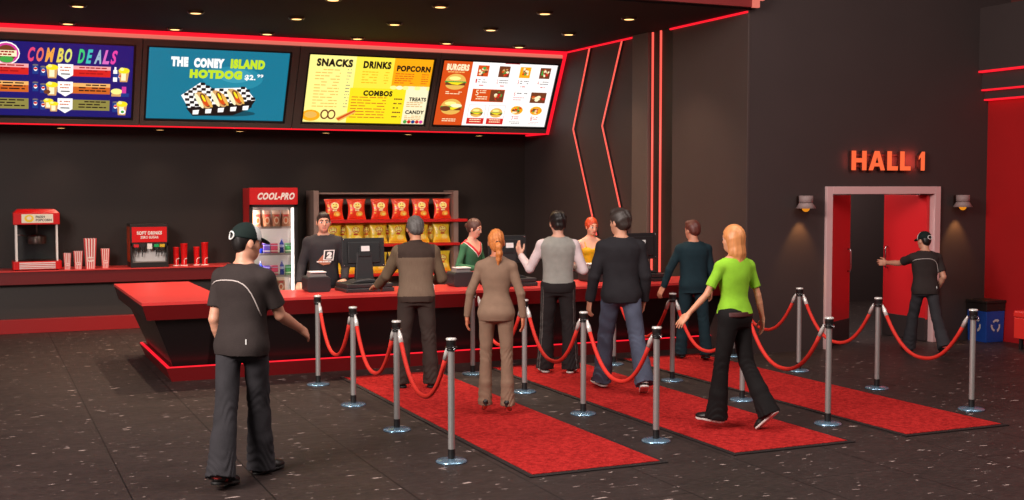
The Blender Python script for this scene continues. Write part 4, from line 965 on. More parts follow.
class Loft:
    """trunk: oval slices (t, rx, ry, y offset) stacked along a spine"""
    def __init__(s, o, M, tab, mat=0, k=0.03, off=0.0, t0=None, t1=None, pw=2.3):
        s.o, s.M, s.tab, s.mat, s.k, s.off, s.sub, s.pw = V3(*o), np.asarray(M), np.array(tab, float), mat, k, off, False, pw
        s.t0 = s.tab[0,0] if t0 is None else t0; s.t1 = s.tab[-1,0] if t1 is None else t1
    def box(s):
        r = s.tab[:,1:3].max()+s.off+0.02; a = s.o+s.M[:,2]*s.t0; b = s.o+s.M[:,2]*s.t1
        return np.minimum(a, b)-r, np.maximum(a, b)+r
    def d(s, p):
        q = (p-s.o)@s.M; t = np.clip(q[...,2], s.t0, s.t1)
        T = s.tab[:,0]
        def smooth(col):
            # piecewise cosine-free cubic through the slices
            x = np.clip(t, T[0], T[-1]); i = np.clip(np.searchsorted(T, x)-1, 0, len(T)-2)
            h = T[i+1]-T[i]; u = (x-T[i])/h; y = s.tab[:,col]
            m = np.gradient(y, T); y0, y1, m0, m1 = y[i], y[i+1], m[i]*h, m[i+1]*h
            return (2*u**3-3*u**2+1)*y0+(u**3-2*u**2+u)*m0+(-2*u**3+3*u**2)*y1+(u**3-u**2)*m1
        rx = smooth(1)+s.off; ry = smooth(2)+s.off; y = q[...,1]-smooth(3)
        k0 = (np.abs(q[...,0]/rx)**s.pw+np.abs(y/ry)**s.pw)**(1/s.pw)
        dd = (k0-1)*np.minimum(rx, ry)
        ez = np.maximum(s.t0-q[...,2], q[...,2]-s.t1)
        return np.maximum(dd, ez)
def field(prims, p, best=None):
    d = np.full(p.shape[:-1], 1.0)
    for pr in prims:
        e = pr.d(p)
        if pr.sub: d = np.maximum(d, -e); continue
        h = np.clip(0.5+0.5*(d-e)/pr.k, 0, 1); d = d*(1-h)+e*h-pr.k*h*(1-h)
    return d
def sdf_mesh(prims, res, disp=None, clip=None):
    lo = np.min([p.box()[0] for p in prims if not p.sub], axis=0)-0.02; hi = np.max([p.box()[1] for p in prims if not p.sub], axis=0)+0.02
    n = np.ceil((hi-lo)/res).astype(int)+1
    D = np.full(n, 1.0, dtype=np.float32)
    ax = [lo[i]+res*np.arange(n[i]) for i in range(3)]
    for pr in prims:
        a, b = pr.box(); mg = 0.035+pr.k
        i0 = np.clip(np.floor((a-mg-lo)/res).astype(int), 0, n-1); i1 = np.clip(np.ceil((b+mg-lo)/res).astype(int)+1, 1, n)
        if (i1 <= i0).any(): continue
        g = np.stack(np.meshgrid(ax[0][i0[0]:i1[0]], ax[1][i0[1]:i1[1]], ax[2][i0[2]:i1[2]], indexing='ij'), -1)
        e = pr.d(g); S = D[i0[0]:i1[0], i0[1]:i1[1], i0[2]:i1[2]]
        if pr.sub: S[...] = np.maximum(S, -e); continue
        h = np.clip(0.5+0.5*(S-e)/pr.k, 0, 1); S[...] = S*(1-h)+e*h-pr.k*h*(1-h)
    if disp is not None:
        m = np.abs(D) < 0.03; idx = np.argwhere(m); P = lo+idx*res
        D[m] += disp(P)
    if clip is not None:
        idx = np.argwhere(np.abs(D) < 0.2); P = lo+idx*res
        v = D[idx[:,0],idx[:,1],idx[:,2]]
        for c, nn in clip: v = np.maximum(v, (P-V3(*c))@unit(nn))
        D[idx[:,0],idx[:,1],idx[:,2]] = v
    I = D < 0
    s = I[:-1,:-1,:-1].astype(np.int8)
    cnt = np.zeros_like(s)
    for dx in (0,1):
        for dy in (0,1):
            for dz in (0,1): cnt += I[dx:n[0]-1+dx, dy:n[1]-1+dy, dz:n[2]-1+dz]
    act = np.argwhere((cnt > 0) & (cnt < 8))
    vid = np.full(s.shape, -1, dtype=np.int64); vid[act[:,0],act[:,1],act[:,2]] = np.arange(len(act))
    acc = np.zeros((len(act), 3)); w_ = np.zeros(len(act))
    cs = [(0,0,0),(1,0,0),(0,1,0),(1,1,0),(0,0,1),(1,0,1),(0,1,1),(1,1,1)]
    vals = [D[act[:,0]+c[0], act[:,1]+c[1], act[:,2]+c[2]].astype(float) for c in cs]
    for i in range(8):
        for j in range(i+1, 8):
            if sum(abs(cs[i][q]-cs[j][q]) for q in range(3)) != 1: continue
            m = (vals[i] < 0) != (vals[j] < 0)
            t = np.where(m, vals[i]/np.where(m, vals[i]-vals[j], 1), 0)
            P = np.array(cs[i])+t[:,None]*(np.array(cs[j])-np.array(cs[i]))
            acc[m] += P[m]; w_[m] += 1
    verts = lo+res*(act+acc/w_[:,None])
    quads = []
    for axi in range(3):
        o = [(1,0,0),(0,1,0),(0,0,1)][axi]
        A = I[:n[0]-o[0], :n[1]-o[1], :n[2]-o[2]]; B = I[o[0]:, o[1]:, o[2]:]
        e = np.argwhere(A != B)
        u, v = [(1,2),(2,0),(0,1)][axi]
        e = e[(e[:,u] > 0) & (e[:,v] > 0) & (e[:,u] < n[u]-1) & (e[:,v] < n[v]-1)]
        def at(du, dv):
            q = e.copy(); q[:,u] += du; q[:,v] += dv; return vid[q[:,0],q[:,1],q[:,2]]
        Q = np.stack([at(-1,-1), at(0,-1), at(0,0), at(-1,0)], 1)
        fl = ~A[e[:,0],e[:,1],e[:,2]]
        Q[fl] = Q[fl][:,::-1]; quads.append(Q)
    Q = np.concatenate(quads); Q = Q[(Q >= 0).all(1)]
    return verts, Q
def np_mesh(name, verts, quads, mats, mi=None, parent=None, label=None):
    me = bpy.data.meshes.new(name)
    me.vertices.add(len(verts)); me.vertices.foreach_set('co', np.ascontiguousarray(verts, dtype=np.float32).ravel())
    me.loops.add(len(quads)*4); me.loops.foreach_set('vertex_index', np.ascontiguousarray(quads, dtype=np.int32).ravel())
    me.polygons.add(len(quads)); me.polygons.foreach_set('loop_start', np.arange(0, len(quads)*4, 4, dtype=np.int32)); 
    for m in mats: me.materials.append(m)
    if mi is not None: me.polygons.foreach_set('material_index', np.ascontiguousarray(mi, dtype=np.int32))
    me.polygons.foreach_set('use_smooth', np.ones(len(quads), dtype=bool))
    me.update(calc_edges=True); me.validate()
    o = bpy.data.objects.new(name, me); COL.objects.link(o)
    if parent: o.parent = parent
    if label: o['label'] = label
    return o
def surf(name, prims, res, mats, parent, disp=None, clip=None, paint=None, label=None):
    v, q = sdf_mesh(prims, res, disp, clip)
    mi = None
    if len(mats) > 1:
        c = v[q].mean(1); ids = np.zeros(len(c), dtype=int); best = np.full(len(c), 9.0)
        for pr in prims:
            if pr.sub: continue
            e = pr.d(c); m = e < best; best[m] = e[m]; ids[m] = pr.mat
        if paint is not None: ids = paint(c, ids)
        mi = ids
    return np_mesh(name, v, q, mats, mi, parent, label)
def folds(amp, seed=0):
    def f(P):
        x, y, z = P[:,0], P[:,1], P[:,2]; s = seed*1.7
        a = np.sin(z*34+9*x+5*np.sin(y*11+s)+s)*np.sin(x*17+y*13+s*2)
        b = np.sin(x*41+z*13+s)*np.sin(y*37-z*9+s)
        return amp*(0.8*a+0.4*b)
    return f

MALE = [(-0.12,0.13,0.10,0),(-0.04,0.158,0.113,-0.005),(0.06,0.152,0.108,0),(0.15,0.146,0.102,0.003),(0.26,0.158,0.110,0.002),(0.36,0.172,0.117,-0.004),(0.43,0.166,0.106,-0.010),(0.475,0.125,0.082,-0.012),(0.51,0.075,0.062,-0.008)]
FEM = [(-0.12,0.13,0.10,0),(-0.04,0.158,0.115,-0.008),(0.05,0.142,0.103,-0.003),(0.14,0.112,0.086,0.0),(0.24,0.124,0.095,0.004),(0.33,0.138,0.108,0.008),(0.41,0.142,0.090,-0.004),(0.46,0.112,0.070,-0.010),(0.50,0.062,0.054,-0.008)]
M_SKIN = {}
def skin(rgb):
    if rgb not in M_SKIN:
        m = mat('skin_%d_%d_%d' % rgb, rgb, 0.5, var=0.04, vscale=8)
        b = m.node_tree.nodes['Principled BSDF']; b.inputs['Subsurface Weight'].default_value = 0.08; b.inputs['Subsurface Radius'].default_value = (0.02, 0.008, 0.004)
        M_SKIN[rgb] = m
    return M_SKIN[rgb]

class Person:
    """pose in the person's own frame: facing +Y, right hand at +X, feet on z = 0"""
    def __init__(s, label, loc, rotz, H, sex='m', sk=(206, 150, 122), lean=4, twist=0, side=0,
                 legs=((0, 3, 0, 0, 0), (0, 3, 0, 0, 0)), arms=None, head=(0, 0, 0), res=0.0055, build=1.0):
        s.twist = twist; s.e = thing('person', label, 'person', (loc[0], loc[1], loc[2] if len(loc) > 2 else 0.0), rotz)
        s.sex = sex; s.f = sex == 'f'; s.res = res; s.S = H/1.77; s.sk = skin(sk); s.bw = build
        S = s.S; s.H = H
        # legs: (forward angle, outward angle, knee bend, foot pitch (+ heel up), foot yaw out)
        s.hipw = 0.088 if not s.f else 0.085
        s.tab = FEM if s.f else MALE
        J = {}
        low = 9
        for n, sd, (fw, out, kn, fp, fy) in (('L', -1, legs[0]), ('R', 1, legs[1])):
            f1, o1 = math.radians(fw), math.radians(out)
            d1 = V3(sd*math.sin(o1), math.sin(f1)*math.cos(o1), -math.cos(f1)*math.cos(o1))
            f2 = f1-math.radians(kn)
            d2 = V3(sd*math.sin(o1*0.6), math.sin(f2)*math.cos(o1), -math.cos(f2)*math.cos(o1))
            hip = V3(sd*s.hipw, 0, 0); kne = hip+d1*0.44; ank = kne+d2*0.425
            yaw = -sd*math.radians(fy)
            fd = V3(-math.sin(yaw)*math.cos(math.radians(fp)), math.cos(yaw)*math.cos(math.radians(fp)), -math.sin(math.radians(fp)))
            up = unit(np.cross(np.cross(fd, V3(0,0,1)), fd)) if abs(fd[2]) < 0.98 else V3(0,1,0)
            J[n+'hip'], J[n+'kne'], J[n+'ank'], J[n+'fd'], J[n+'fu'] = hip, kne, ank, fd, up
            hl = ank-fd*0.055-up*0.085; to = ank+fd*0.185-up*0.085
            low = min(low, hl[2], to[2])
        sh = V3(0, 0, -low)
        for k in list(J):
            if not k.endswith(('fd', 'fu')): J[k] = J[k]+sh
        P = sh; s.P = P
        M = rotm((0,0,1), twist) @ rotm((1,0,0), -lean) @ rotm((0,1,0), side); s.M = M
        sw = 0.172 if not s.f else 0.146
        s.sw = sw; shz = 0.418 if not s.f else 0.405
        ar = arms or (((-0.12, 0.02, -1), (-0.02, 0.18, -1), (0, 0.2, -1), (1, 0, 0)), ((0.12, 0.02, -1), (0.02, 0.18, -1), (0, 0.2, -1), (-1, 0, 0)))
        for n, sd, (u, f, hd, pn) in (('L', -1, ar[0]), ('R', 1, ar[1])):
            a = P+M@V3(sd*sw, -0.008, shz); el = a+M@(unit(u)*(0.285 if not s.f else 0.27)); wr = el+M@(unit(f)*(0.245 if not s.f else 0.23))
            J[n+'sho'], J[n+'elb'], J[n+'wri'] = a, el, wr
            h = M@unit(hd); q = M@unit(pn); q = unit(q-h*(q@h)); J[n+'hd'], J[n+'pn'] = h, q
        s.J = J
        s.nb = P+M@V3(0, -0.008, 0.50 if sex == 'm' else 0.485)
        hy, hp, hr = head
        s.HM = M @ rotm((0,0,1), hy) @ rotm((1,0,0), -hp+lean*0.7) @ rotm((0,1,0), hr)
        s.hc = s.nb+(M@V3(0, 0.012, 0.050))+s.HM@V3(0, 0.012, 0.105)
    def sc(s, prims):
        return prims
    def mk(s, name, prims, mats, parent=None, **kw):
        """mesh at person scale"""
        res = kw.pop('res', s.res)
        o = surf(name, prims, res/s.S, mats, parent or s.e, **kw)
        o.data.transform(Matrix.Scale(s.S, 4)); return o
    def hp_(s, *v): return s.hc+s.HM@V3(*v)
    def body(s, leg=True, eyes=True, brow=(60, 40, 30), lips=(170, 92, 84), curl=(35, 35)):
        J, M, P = s.J, s.M, s.P; b = []
        f = s.f
        b.append(Loft(P, M, s.tab, k=0.03, off=-0.013, t0=-0.05))
        for n, sd in (('L', -1), ('R', 1)):
            b.append(Cone(P+M@V3(sd*0.08, -0.01, 0.43), J[n+'sho'], 0.040 if not f else 0.034, 0.044 if not f else 0.036, k=0.04))
            b.append(Cone(s.nb-M@V3(-sd*0.02,0.0,0.01), J[n+'sho'], 0.036, 0.028, k=0.04))
            b.append(Cone(J[n+'sho'], J[n+'elb'], 0.045 if not f else 0.035, 0.038 if not f else 0.027, k=0.025))
            mid = J[n+'elb']*0.7+J[n+'wri']*0.3
            b.append(Cone(J[n+'elb'], mid, 0.038 if not f else 0.027, 0.040 if not f else 0.0285, k=0.008))
            b.append(Cone(mid, J[n+'wri'], 0.040 if not f else 0.0285, 0.027 if not f else 0.0195, k=0.004))
            b += s.hand(n, sd, curl[0 if sd < 0 else 1])
            if leg:
                b.append(Cone(J[n+'hip'], J[n+'kne'], 0.070, 0.046, k=0.01)); b.append(Cone(J[n+'kne'], J[n+'ank'], 0.048, 0.032, k=0.02))
                b.append(Cone(J[n+'ank'], J[n+'ank']-J[n+'fu']*0.05+J[n+'fd']*0.02, 0.032, 0.03, k=0.02))
                b.append(Cone(J[n+'ank']-J[n+'fu']*0.055-J[n+'fd']*0.02, J[n+'ank']-J[n+'fu']*0.062+J[n+'fd']*0.15, 0.026, 0.018, k=0.02))
        b += s.headp()
        mats = [s.sk, mat('lips_%d' % lips[0], lips, 0.45), mat('eye_white', (225, 215, 208), 0.3), mat('dark_iris', (40, 26, 20), 0.3), mat('brow_%d_%d' % brow[:2], brow, 0.8)]
        s.bo = s.mk('body', b, mats)
        return s.bo
    def headp(s):
        f = s.f; h = s.hp_; R = s.HM; b = []
        w_ = 0.93 if f else 1.0
        b.append(Cone(s.nb-s.M@V3(0,0.0,0.05), h(0,-0.018,-0.085), 0.058 if not f else 0.046, 0.053 if not f else 0.042, k=0.03))
        b.append(Ell(h(0,-0.012,0.022), (0.074*w_,0.092,0.088), R, k=0.02))
        b.append(Ell(h(0,0.018,-0.03), (0.062*w_,0.066,0.078), R, k=0.03))
        b.append(Ell(h(0,0.040,-0.078), (0.040*w_,0.036,0.032 if f else 0.036), R, k=0.03))           # jaw and chin
        for sd in (-1, 1):
            b.append(Ell(h(sd*0.044*w_,0.035,-0.03), (0.022,0.026,0.026), R, k=0.02))                     # cheek
            b.append(Ell(h(sd*0.0785*w_,-0.006,-0.012), (0.009,0.019,0.031), R @ rotm((0,0,1), sd*-18), k=0.006))  # ear
            b.append(Ell(h(sd*0.031*w_,0.070,0.005), (0.019,0.012,0.010), R, k=0.006, sub=True))
        b.append(Ell(h(0,0.062,0.026), (0.050*w_,0.018 if not f else 0.014,0.014), R, k=0.02))                                 # brow ridge
        b.append(Cone(h(0,0.080,0.012), h(0,0.101 if not f else 0.096,-0.026), 0.008 if not f else 0.006, 0.0115 if not f else 0.008, k=0.012))
        b.append(Ell(h(0,0.088,-0.031), (0.017 if not f else 0.014,0.012,0.008), R, k=0.008))
        b.append(Ell(h(0,0.079,-0.056), (0.017,0.009,0.0036), R, mat=1, k=0.005)); b.append(Ell(h(0,0.077,-0.062), (0.014,0.009,0.0042), R, mat=1, k=0.006))
        for sd in (-1, 1):
            b.append(Ell(h(sd*0.031*w_,0.066,0.004), (0.0150,0.0122,0.0070), R, mat=2, k=0.002)); b.append(Ell(h(sd*0.031*w_,0.0725,0.003), (0.0068,0.0075,0.0068), R, mat=3, k=0.001))
            b.append(Cone(h(sd*0.018*w_,0.081,0.028 if not f else 0.031), h(sd*0.045*w_,0.072,0.030 if not f else 0.033), 0.0034 if not f else 0.0022, 0.0024 if not f else 0.0016, mat=4, k=0.003))
        return b
    def hand(s, n, sd, curl):
        J = s.J; w_, d, q = J[n+'wri'], J[n+'hd'], J[n+'pn']          # q: out of the palm
        sidev = np.cross(d, q)*(1 if sd > 0 else -1)                 # towards the thumb
        k = 0.94 if s.f else 1.08
        b = [Cone(w_, w_+d*0.03*k, 0.024*k, 0.028*k, k=0.015, flat=(q, 0.75)), Cone(w_+d*0.03*k-sidev*0.012*k, w_+d*0.082*k-sidev*0.018*k, 0.027*k, 0.024*k, k=0.012, flat=(q, 0.55)),
             Cone(w_+d*0.03*k+sidev*0.014*k, w_+d*0.085*k+sidev*0.018*k, 0.026*k, 0.024*k, k=0.012, flat=(q, 0.55))]
        for i, (o_, L) in enumerate(((0.032, 0.070), (0.011, 0.078), (-0.010, 0.073), (-0.030, 0.058))):
            p = w_+d*(0.085-0.004*abs(i-1))*k+sidev*o_*k; a = math.radians(curl*(0.8+0.15*i)); dd = unit(d+sidev*(0.12-0.08*i))
            r = (0.0092, 0.0096, 0.0090, 0.0080)[i]*k
            for j, fr in enumerate((0.42, 0.33, 0.25)):
                ang = a*(0.35+j*0.5); v = dd*math.cos(ang)+q*math.sin(ang); p2 = p+v*L*fr*k
                b.append(Cone(p, p2, r*(1-0.08*j), r*(0.92-0.08*j), k=0.004)); p = p2
        t0 = w_+d*0.022*k+sidev*0.022*k; t1 = t0+unit(d*0.6+sidev*0.8+q*0.35)*0.040*k; t2 = t1+unit(d*0.85+sidev*0.35+q*0.35)*0.032*k; t3 = t2+unit(d*0.95+sidev*0.1+q*0.4)*0.024*k
        b += [Cone(t0, t1, 0.0135*k, 0.0115*k, k=0.008), Cone(t1, t2, 0.0108*k, 0.0098*k, k=0.004), Cone(t2, t3, 0.0095*k, 0.008*k, k=0.003)]
        return b
    def shirt(s, name, mats, sleeve='long', hem=-0.07, off=0.012, top=0.50, sm=(0, 0), fold=0.0025, flare=0.0, cuff=0.0, paint=None, seed=1, tab=None, collar=None, armr=1.0, bottom=None, clip=None):
        J, M, P = s.J, s.M, s.P; f = s.f
        T = [list(r) for r in (tab or s.tab)]
        for r in T:
            if r[0] < 0.10: r[1] += flare*(0.10-r[0])/0.2; r[2] += flare*(0.10-r[0])/0.2
        if hem < T[0][0]: T.insert(0, [hem-0.01, T[0][1]+flare*0.3, T[0][2]+flare*0.3, T[0][3]])
        b = [Loft(P, M, T, k=0.03, off=off, t0=hem, t1=min(T[-1][0], top))]
        for sd in (-1, 1): b.append(Cone(P+M@V3(sd*0.035,-0.012,0.475 if not f else 0.46), J['L' if sd < 0 else 'R']+0 if False else J[('L' if sd < 0 else 'R')+'sho']+M@V3(0,0,0.006), (0.036 if not f else 0.03)+off*0.4, (0.034 if not f else 0.028)+off*0.4, k=0.04))
        ka = armr
        for n, sd, m_ in (('L', -1, sm[0]), ('R', 1, sm[1])):
            b.append(Cone(P+M@V3(sd*0.08, -0.01, 0.43 if not f else 0.415), J[n+'sho'], (0.044 if not f else 0.038), (0.046 if not f else 0.038)*ka, mat=0, k=0.04, off=off*0.5))
            if sleeve == 'none': continue
            if sleeve == 'long':
                b.append(Cone(J[n+'sho'], J[n+'elb'], (0.049 if not f else 0.040)*ka, (0.040 if not f else 0.033)*ka, mat=m_, k=0.025, off=off*0.6))
                e2 = J[n+'wri']+(J[n+'wri']-J[n+'elb'])*0.0
                b.append(Cone(J[n+'elb'], e2, (0.040 if not f else 0.033)*ka, (0.031 if not f else 0.027)*ka+cuff, mat=m_, k=0.012, off=off*0.5, capb=True))
            else:
                e2 = J[n+'sho']+(J[n+'elb']-J[n+'sho'])*(0.72 if sleeve == 'short' else 0.4)
                b.append(Cone(J[n+'sho'], e2, (0.049 if not f else 0.040), (0.052 if not f else 0.041), mat=m_, k=0.025, off=off*0.6, capb=True))
        if collar: b.append(Cone(P+M@V3(0,-0.012,0.455), P+M@V3(0,-0.006,0.455+collar[0]), collar[1]+0.008, collar[1], mat=collar[2], k=0.012, capb=True))
        if bottom: b.append(Loft(P, M, T, k=0.006, off=off+0.004, t0=hem-0.004, t1=hem+bottom[0], mat=bottom[1]))
        s.sh_prims = b
        return s.mk(name, b, mats, disp=folds(fold, seed), paint=(lambda c, i: paint(c, i, s)) if paint else None, clip=clip)
    def trousers(s, mats, hemr=0.075, kner=0.066, thr=0.092, fold=0.003, seed=2, name='trousers', top=0.05, hip=0.010, hemz=0.045, stripe=None, paint=None):
        J, M, P = s.J, s.M, s.P
        Mp = rotm((0,0,1), s.twist*0.6)
        b = [Loft(P, Mp, s.tab, k=0.03, off=hip, t0=-0.115, t1=top), Ell(P+V3(0,0,-0.085), (0.09,0.085,0.05), k=0.03)]
        for n, sd in (('L', -1), ('R', 1)):
            b.append(Cone(J[n+'hip']+V3(0,-0.005,-0.02), J[n+'kne'], thr, kner, k=0.03))
            end = J[n+'ank']+unit(J[n+'ank']-J[n+'kne'])*hemz
            mid = J[n+'kne']*0.45+end*0.55
            b.append(Cone(J[n+'kne'], mid, kner, (kner+hemr)*0.5-0.003, k=0.010)); b.append(Cone(mid, end, (kner+hemr)*0.5-0.003, hemr, k=0.02, capb=True))
        fo = folds(fold, seed)
        kz = (J['Lkne'][2]+J['Rkne'][2])/2
        def disp(Q):
            z = Q[:,2]; wr = np.exp(-((z-0.12)/0.10)**2)+0.6*np.exp(-((z-kz)/0.09)**2)
            return fo(Q)+wr*0.0035*np.sin(z*95+8*np.sin(Q[:,0]*21+Q[:,1]*17+seed))
        s.tr_prims = b
        return s.mk(name, b, mats, disp=disp, paint=(lambda c, i: paint(c, i, s)) if paint else None)
    def shoes(s, up_m, sole_m, heel=0.0, acc=None, bare=False):
        J = s.J
        for n, sd in (('L', -1), ('R', 1)):
            a, fd, fu = J[n+'ank'], J[n+'fd'], J[n+'fu']; sdv = np.cross(fd, fu)
            g = a-fu*0.085
            Rm = np.stack([sdv, fd, fu], 1)
            if heel:
                u = [Cone(g+fd*0.02+fu*0.035, g+fd*0.165+fu*0.020, 0.026, 0.020, k=0.02, flat=(fu, 0.8), mat=0), Cone(g-fd*0.045+fu*0.05, g-fd*0.02+fu*0.05, 0.028, 0.027, k=0.02, mat=0), Cone(g-fd*0.05+fu*0.045, g-fd*0.055+fu*0.004, 0.014, 0.009, k=0.01, capb=True, mat=0)]
                s.mk('shoe', u, [up_m]); continue
            u = [Cone(g-fd*0.03+fu*0.045, g+fd*0.12+fu*0.035, 0.040, 0.036, k=0.03, flat=(fu, 0.95)), Ell(g+fd*0.15+fu*0.030, (0.042, 0.055, 0.030), Rm, k=0.02), Cone(a-fu*0.03-fd*0.01, a+fu*0.0-fd*0.012, 0.042, 0.040, k=0.02)]
            cl = [(g+fu*0.014, -fu)]
            def pt(c, i, g=g, fd=fd, fu=fu):
                q = (c-g); x = q@fd; z = q@fu; i[(np.abs(x-0.02) < 0.018) & (z < 0.05)] = 1; i[(x < -0.045) & (z > 0.04)] = 1; return i
            o = s.mk('shoe', u, [up_m, acc or up_m], clip=cl, paint=pt if acc else None)
            so = [Cone(g-fd*0.032+fu*0.010, g+fd*0.07+fu*0.010, 0.042, 0.038, k=0.02), Cone(g+fd*0.07+fu*0.010, g+fd*0.158+fu*0.010, 0.040, 0.042, k=0.02)]
            s.mk('sole', so, [sole_m], parent=o, clip=[(g+fu*0.020, fu), (g+fu*0.001, -fu)])
    def hair(s, m, style='short', m2=None):
        h = s.hp_; R = s.HM; w_ = 0.93 if s.f else 1.0; b = []
        def rip(amp, fx=70, seed=0):
            def g(Q):
                q = (Q-s.hc)@s.HM; return amp*(np.sin(q[:,0]*fx*2+1.6*np.sin(q[:,2]*17+seed)+q[:,1]*fx*0.6)*0.75+(0.5 if style == 'curly' else 0.12)*np.sin(q[:,2]*fx*1.3+q[:,1]*40+seed))
            return g
        if style in ('short', 'curly', 'cropped', 'undercap'):
            g = {'undercap': 0.003, 'cropped': 0.006, 'short': 0.012, 'curly': 0.018}[style]
            b.append(Ell(h(0,-0.016,0.030), (0.074*w_+g, 0.092+g, 0.088+g), R, k=0.01, cut=[(h(0,0.052,0.035), R@V3(0,1,-0.75)), (h(0,-0.02,-0.05), R@V3(0,0.55,-1))]))
            b.append(Ell(h(0,-0.055,-0.02), (0.058*w_+g, 0.045+g, 0.058), R, k=0.02, cut=[(h(0,-0.02,-0.02), R@V3(0,1,0.0))]))
            if style != 'undercap': b.append(Ell(h(0,0.045,0.088), (0.055*w_+g*0.5, 0.034+g*0.5, 0.024+g), R, k=0.02))
            for sd in (-1, 1): b.append(Ell(h(sd*0.068*w_,0.008,0.010), (0.010+g*0.3,0.022,0.030), R, k=0.012))
            s.mk('hair', b, [m], disp=rip({'undercap': 0.0010, 'cropped': 0.0012, 'short': 0.0028, 'curly': 0.005}[style], 60 if style == 'curly' else 80), res=0.0045)
        elif style == 'bun':
            b.append(Ell(h(0,-0.020,0.030), (0.088*w_, 0.100, 0.100), R, k=0.01, cut=[(h(0,0.062,0.03), R@V3(0,1,-0.40)), (h(0,-0.02,-0.05), R@V3(0,0.3,-1))]))
            b.append(Ell(h(0,-0.06,-0.02), (0.055*w_, 0.042, 0.055), R, k=0.02))
            b.append(Ell(h(0,-0.115,0.01), (0.034, 0.03, 0.034), R, k=0.012))
            for sd in (-1, 1): b.append(Ell(h(sd*0.070*w_,0.012,0.012), (0.016,0.036,0.044), R, k=0.012))
            s.mk('hair', b, [m], disp=rip(0.0020, 90), res=0.0045)
        elif style == 'ponytail':
            b.append(Ell(h(0,-0.020,0.026), (0.084*w_, 0.100, 0.100), R, k=0.01, cut=[(h(0,0.060,0.04), R@V3(0,1,-0.55)), (h(0,-0.02,-0.075), R@V3(0,0.3,-1))]))
            b.append(Ell(h(0,-0.055,-0.035), (0.060*w_, 0.052, 0.062), R, k=0.02)); 
            pts = [h(0.02,-0.105,-0.010), h(0.03,-0.135,-0.045), h(0.035,-0.128,-0.11), h(0.03,-0.118,-0.165), h(0.025,-0.110,-0.215)]
            for i in range(4): b.append(Cone(pts[i], pts[i+1], (0.024,0.030,0.030,0.024)[i], (0.030,0.030,0.024,0.010)[i], k=0.015))
            o = s.mk('hair', b, [m], disp=rip(0.0026, 90), res=0.0045)
            s.mk('hair_tie', [Cone(h(0.018,-0.102,-0.006), h(0.022,-0.115,-0.016), 0.026, 0.026, capa=True, capb=True)], [mat('dark_hair_tie', (60, 30, 20), 0.6)], parent=o)
        elif style == 'long':
            b.append(Ell(h(0,-0.016,0.026), (0.086*w_, 0.102, 0.102), R, k=0.01, cut=[(h(0,0.062,0.04), R@V3(0,1,-0.5))]))
            b.append(Cone(h(0,-0.045,0.0), h(0,-0.062,-0.12), 0.080, 0.074, k=0.03, flat=(R@V3(0,1,0), 0.75)))
            b.append(Cone(h(0,-0.062,-0.12), h(0.0,-0.078,-0.215), 0.072, 0.058, k=0.02, flat=(R@V3(0,1,0), 0.55), capb=True))
            for sd in (-1, 1): b.append(Cone(h(sd*0.066,-0.012,0.02), h(sd*0.066,-0.02,-0.13), 0.022, 0.018, k=0.03))
            s.mk('hair', b, [m], disp=rip(0.0022, 95), res=0.0045)
    def cap(s, m, mw):
        h = s.hp_; R = s.HM
        g = 0.014
        b = [Ell(h(0,-0.012,0.030), (0.074+g, 0.094+g, 0.090+g), R, k=0.01, cut=[(h(0,0,0.020), R@V3(0,-0.12,-1))])]
        b.append(Ell(h(0,-0.108,0.040), (0.034,0.024,0.024), R, k=0.004, sub=True))
        def pt(c, i):
            q = (c-s.hc)@s.HM; i[(q[:,1] > 0.035-0.2*(q[:,2]-0.04)) & (q[:,2] > 0.0)] = 1; return i
        o = s.mk('cap', b, [m, mw], paint=pt)
        br = [Ell(h(0,0.095,0.022), (0.066, 0.068, 0.010), R @ rotm((1,0,0), -22), k=0.01, cut=[(h(0,0.075,0.03), R@V3(0,-1,0))])]
        s.mk('brim', br, [m], parent=o)
        ring = []
        for i in range(17):
            a = math.radians(i*22.5); ring.append(h(0.037*math.cos(a), -0.112+0.006*abs(math.sin(a))-0.012*abs(math.cos(a))*0 , 0.040+0.026*math.sin(a)))
        # keep the strap ring on the cap surface
        mb = MB(); pts = []
        for p in ring:
            q = (p-s.hc)@s.HM; z = q[2]-0.030; x = q[0]; v = max(0.0, 1-(x/0.088)**2-(z/0.104)**2); q[1] = -0.012-0.108*math.sqrt(v)-0.001
            pts.append(tuple((s.hc+s.HM@q)*s.S))
        mb.tube(pts, 0.0055*s.S, mw, 6); obj('back_strap', mb, o)
        # skin-coloured hair seen through the opening stays part of the hair mesh below
    def onsurf(s, prims, p, dirv, off=0.002, reach=0.4):
        """march from p against dirv onto a garment"""
        p = np.array(p, float); d = -unit(dirv); q = p-d*reach
        for _ in range(60):
            e = float(field(prims, q[None])[0]); q = q+d*max(e, 0.0005) if e > 0.001 else q
            if e <= 0.001: break
        return q-d*off
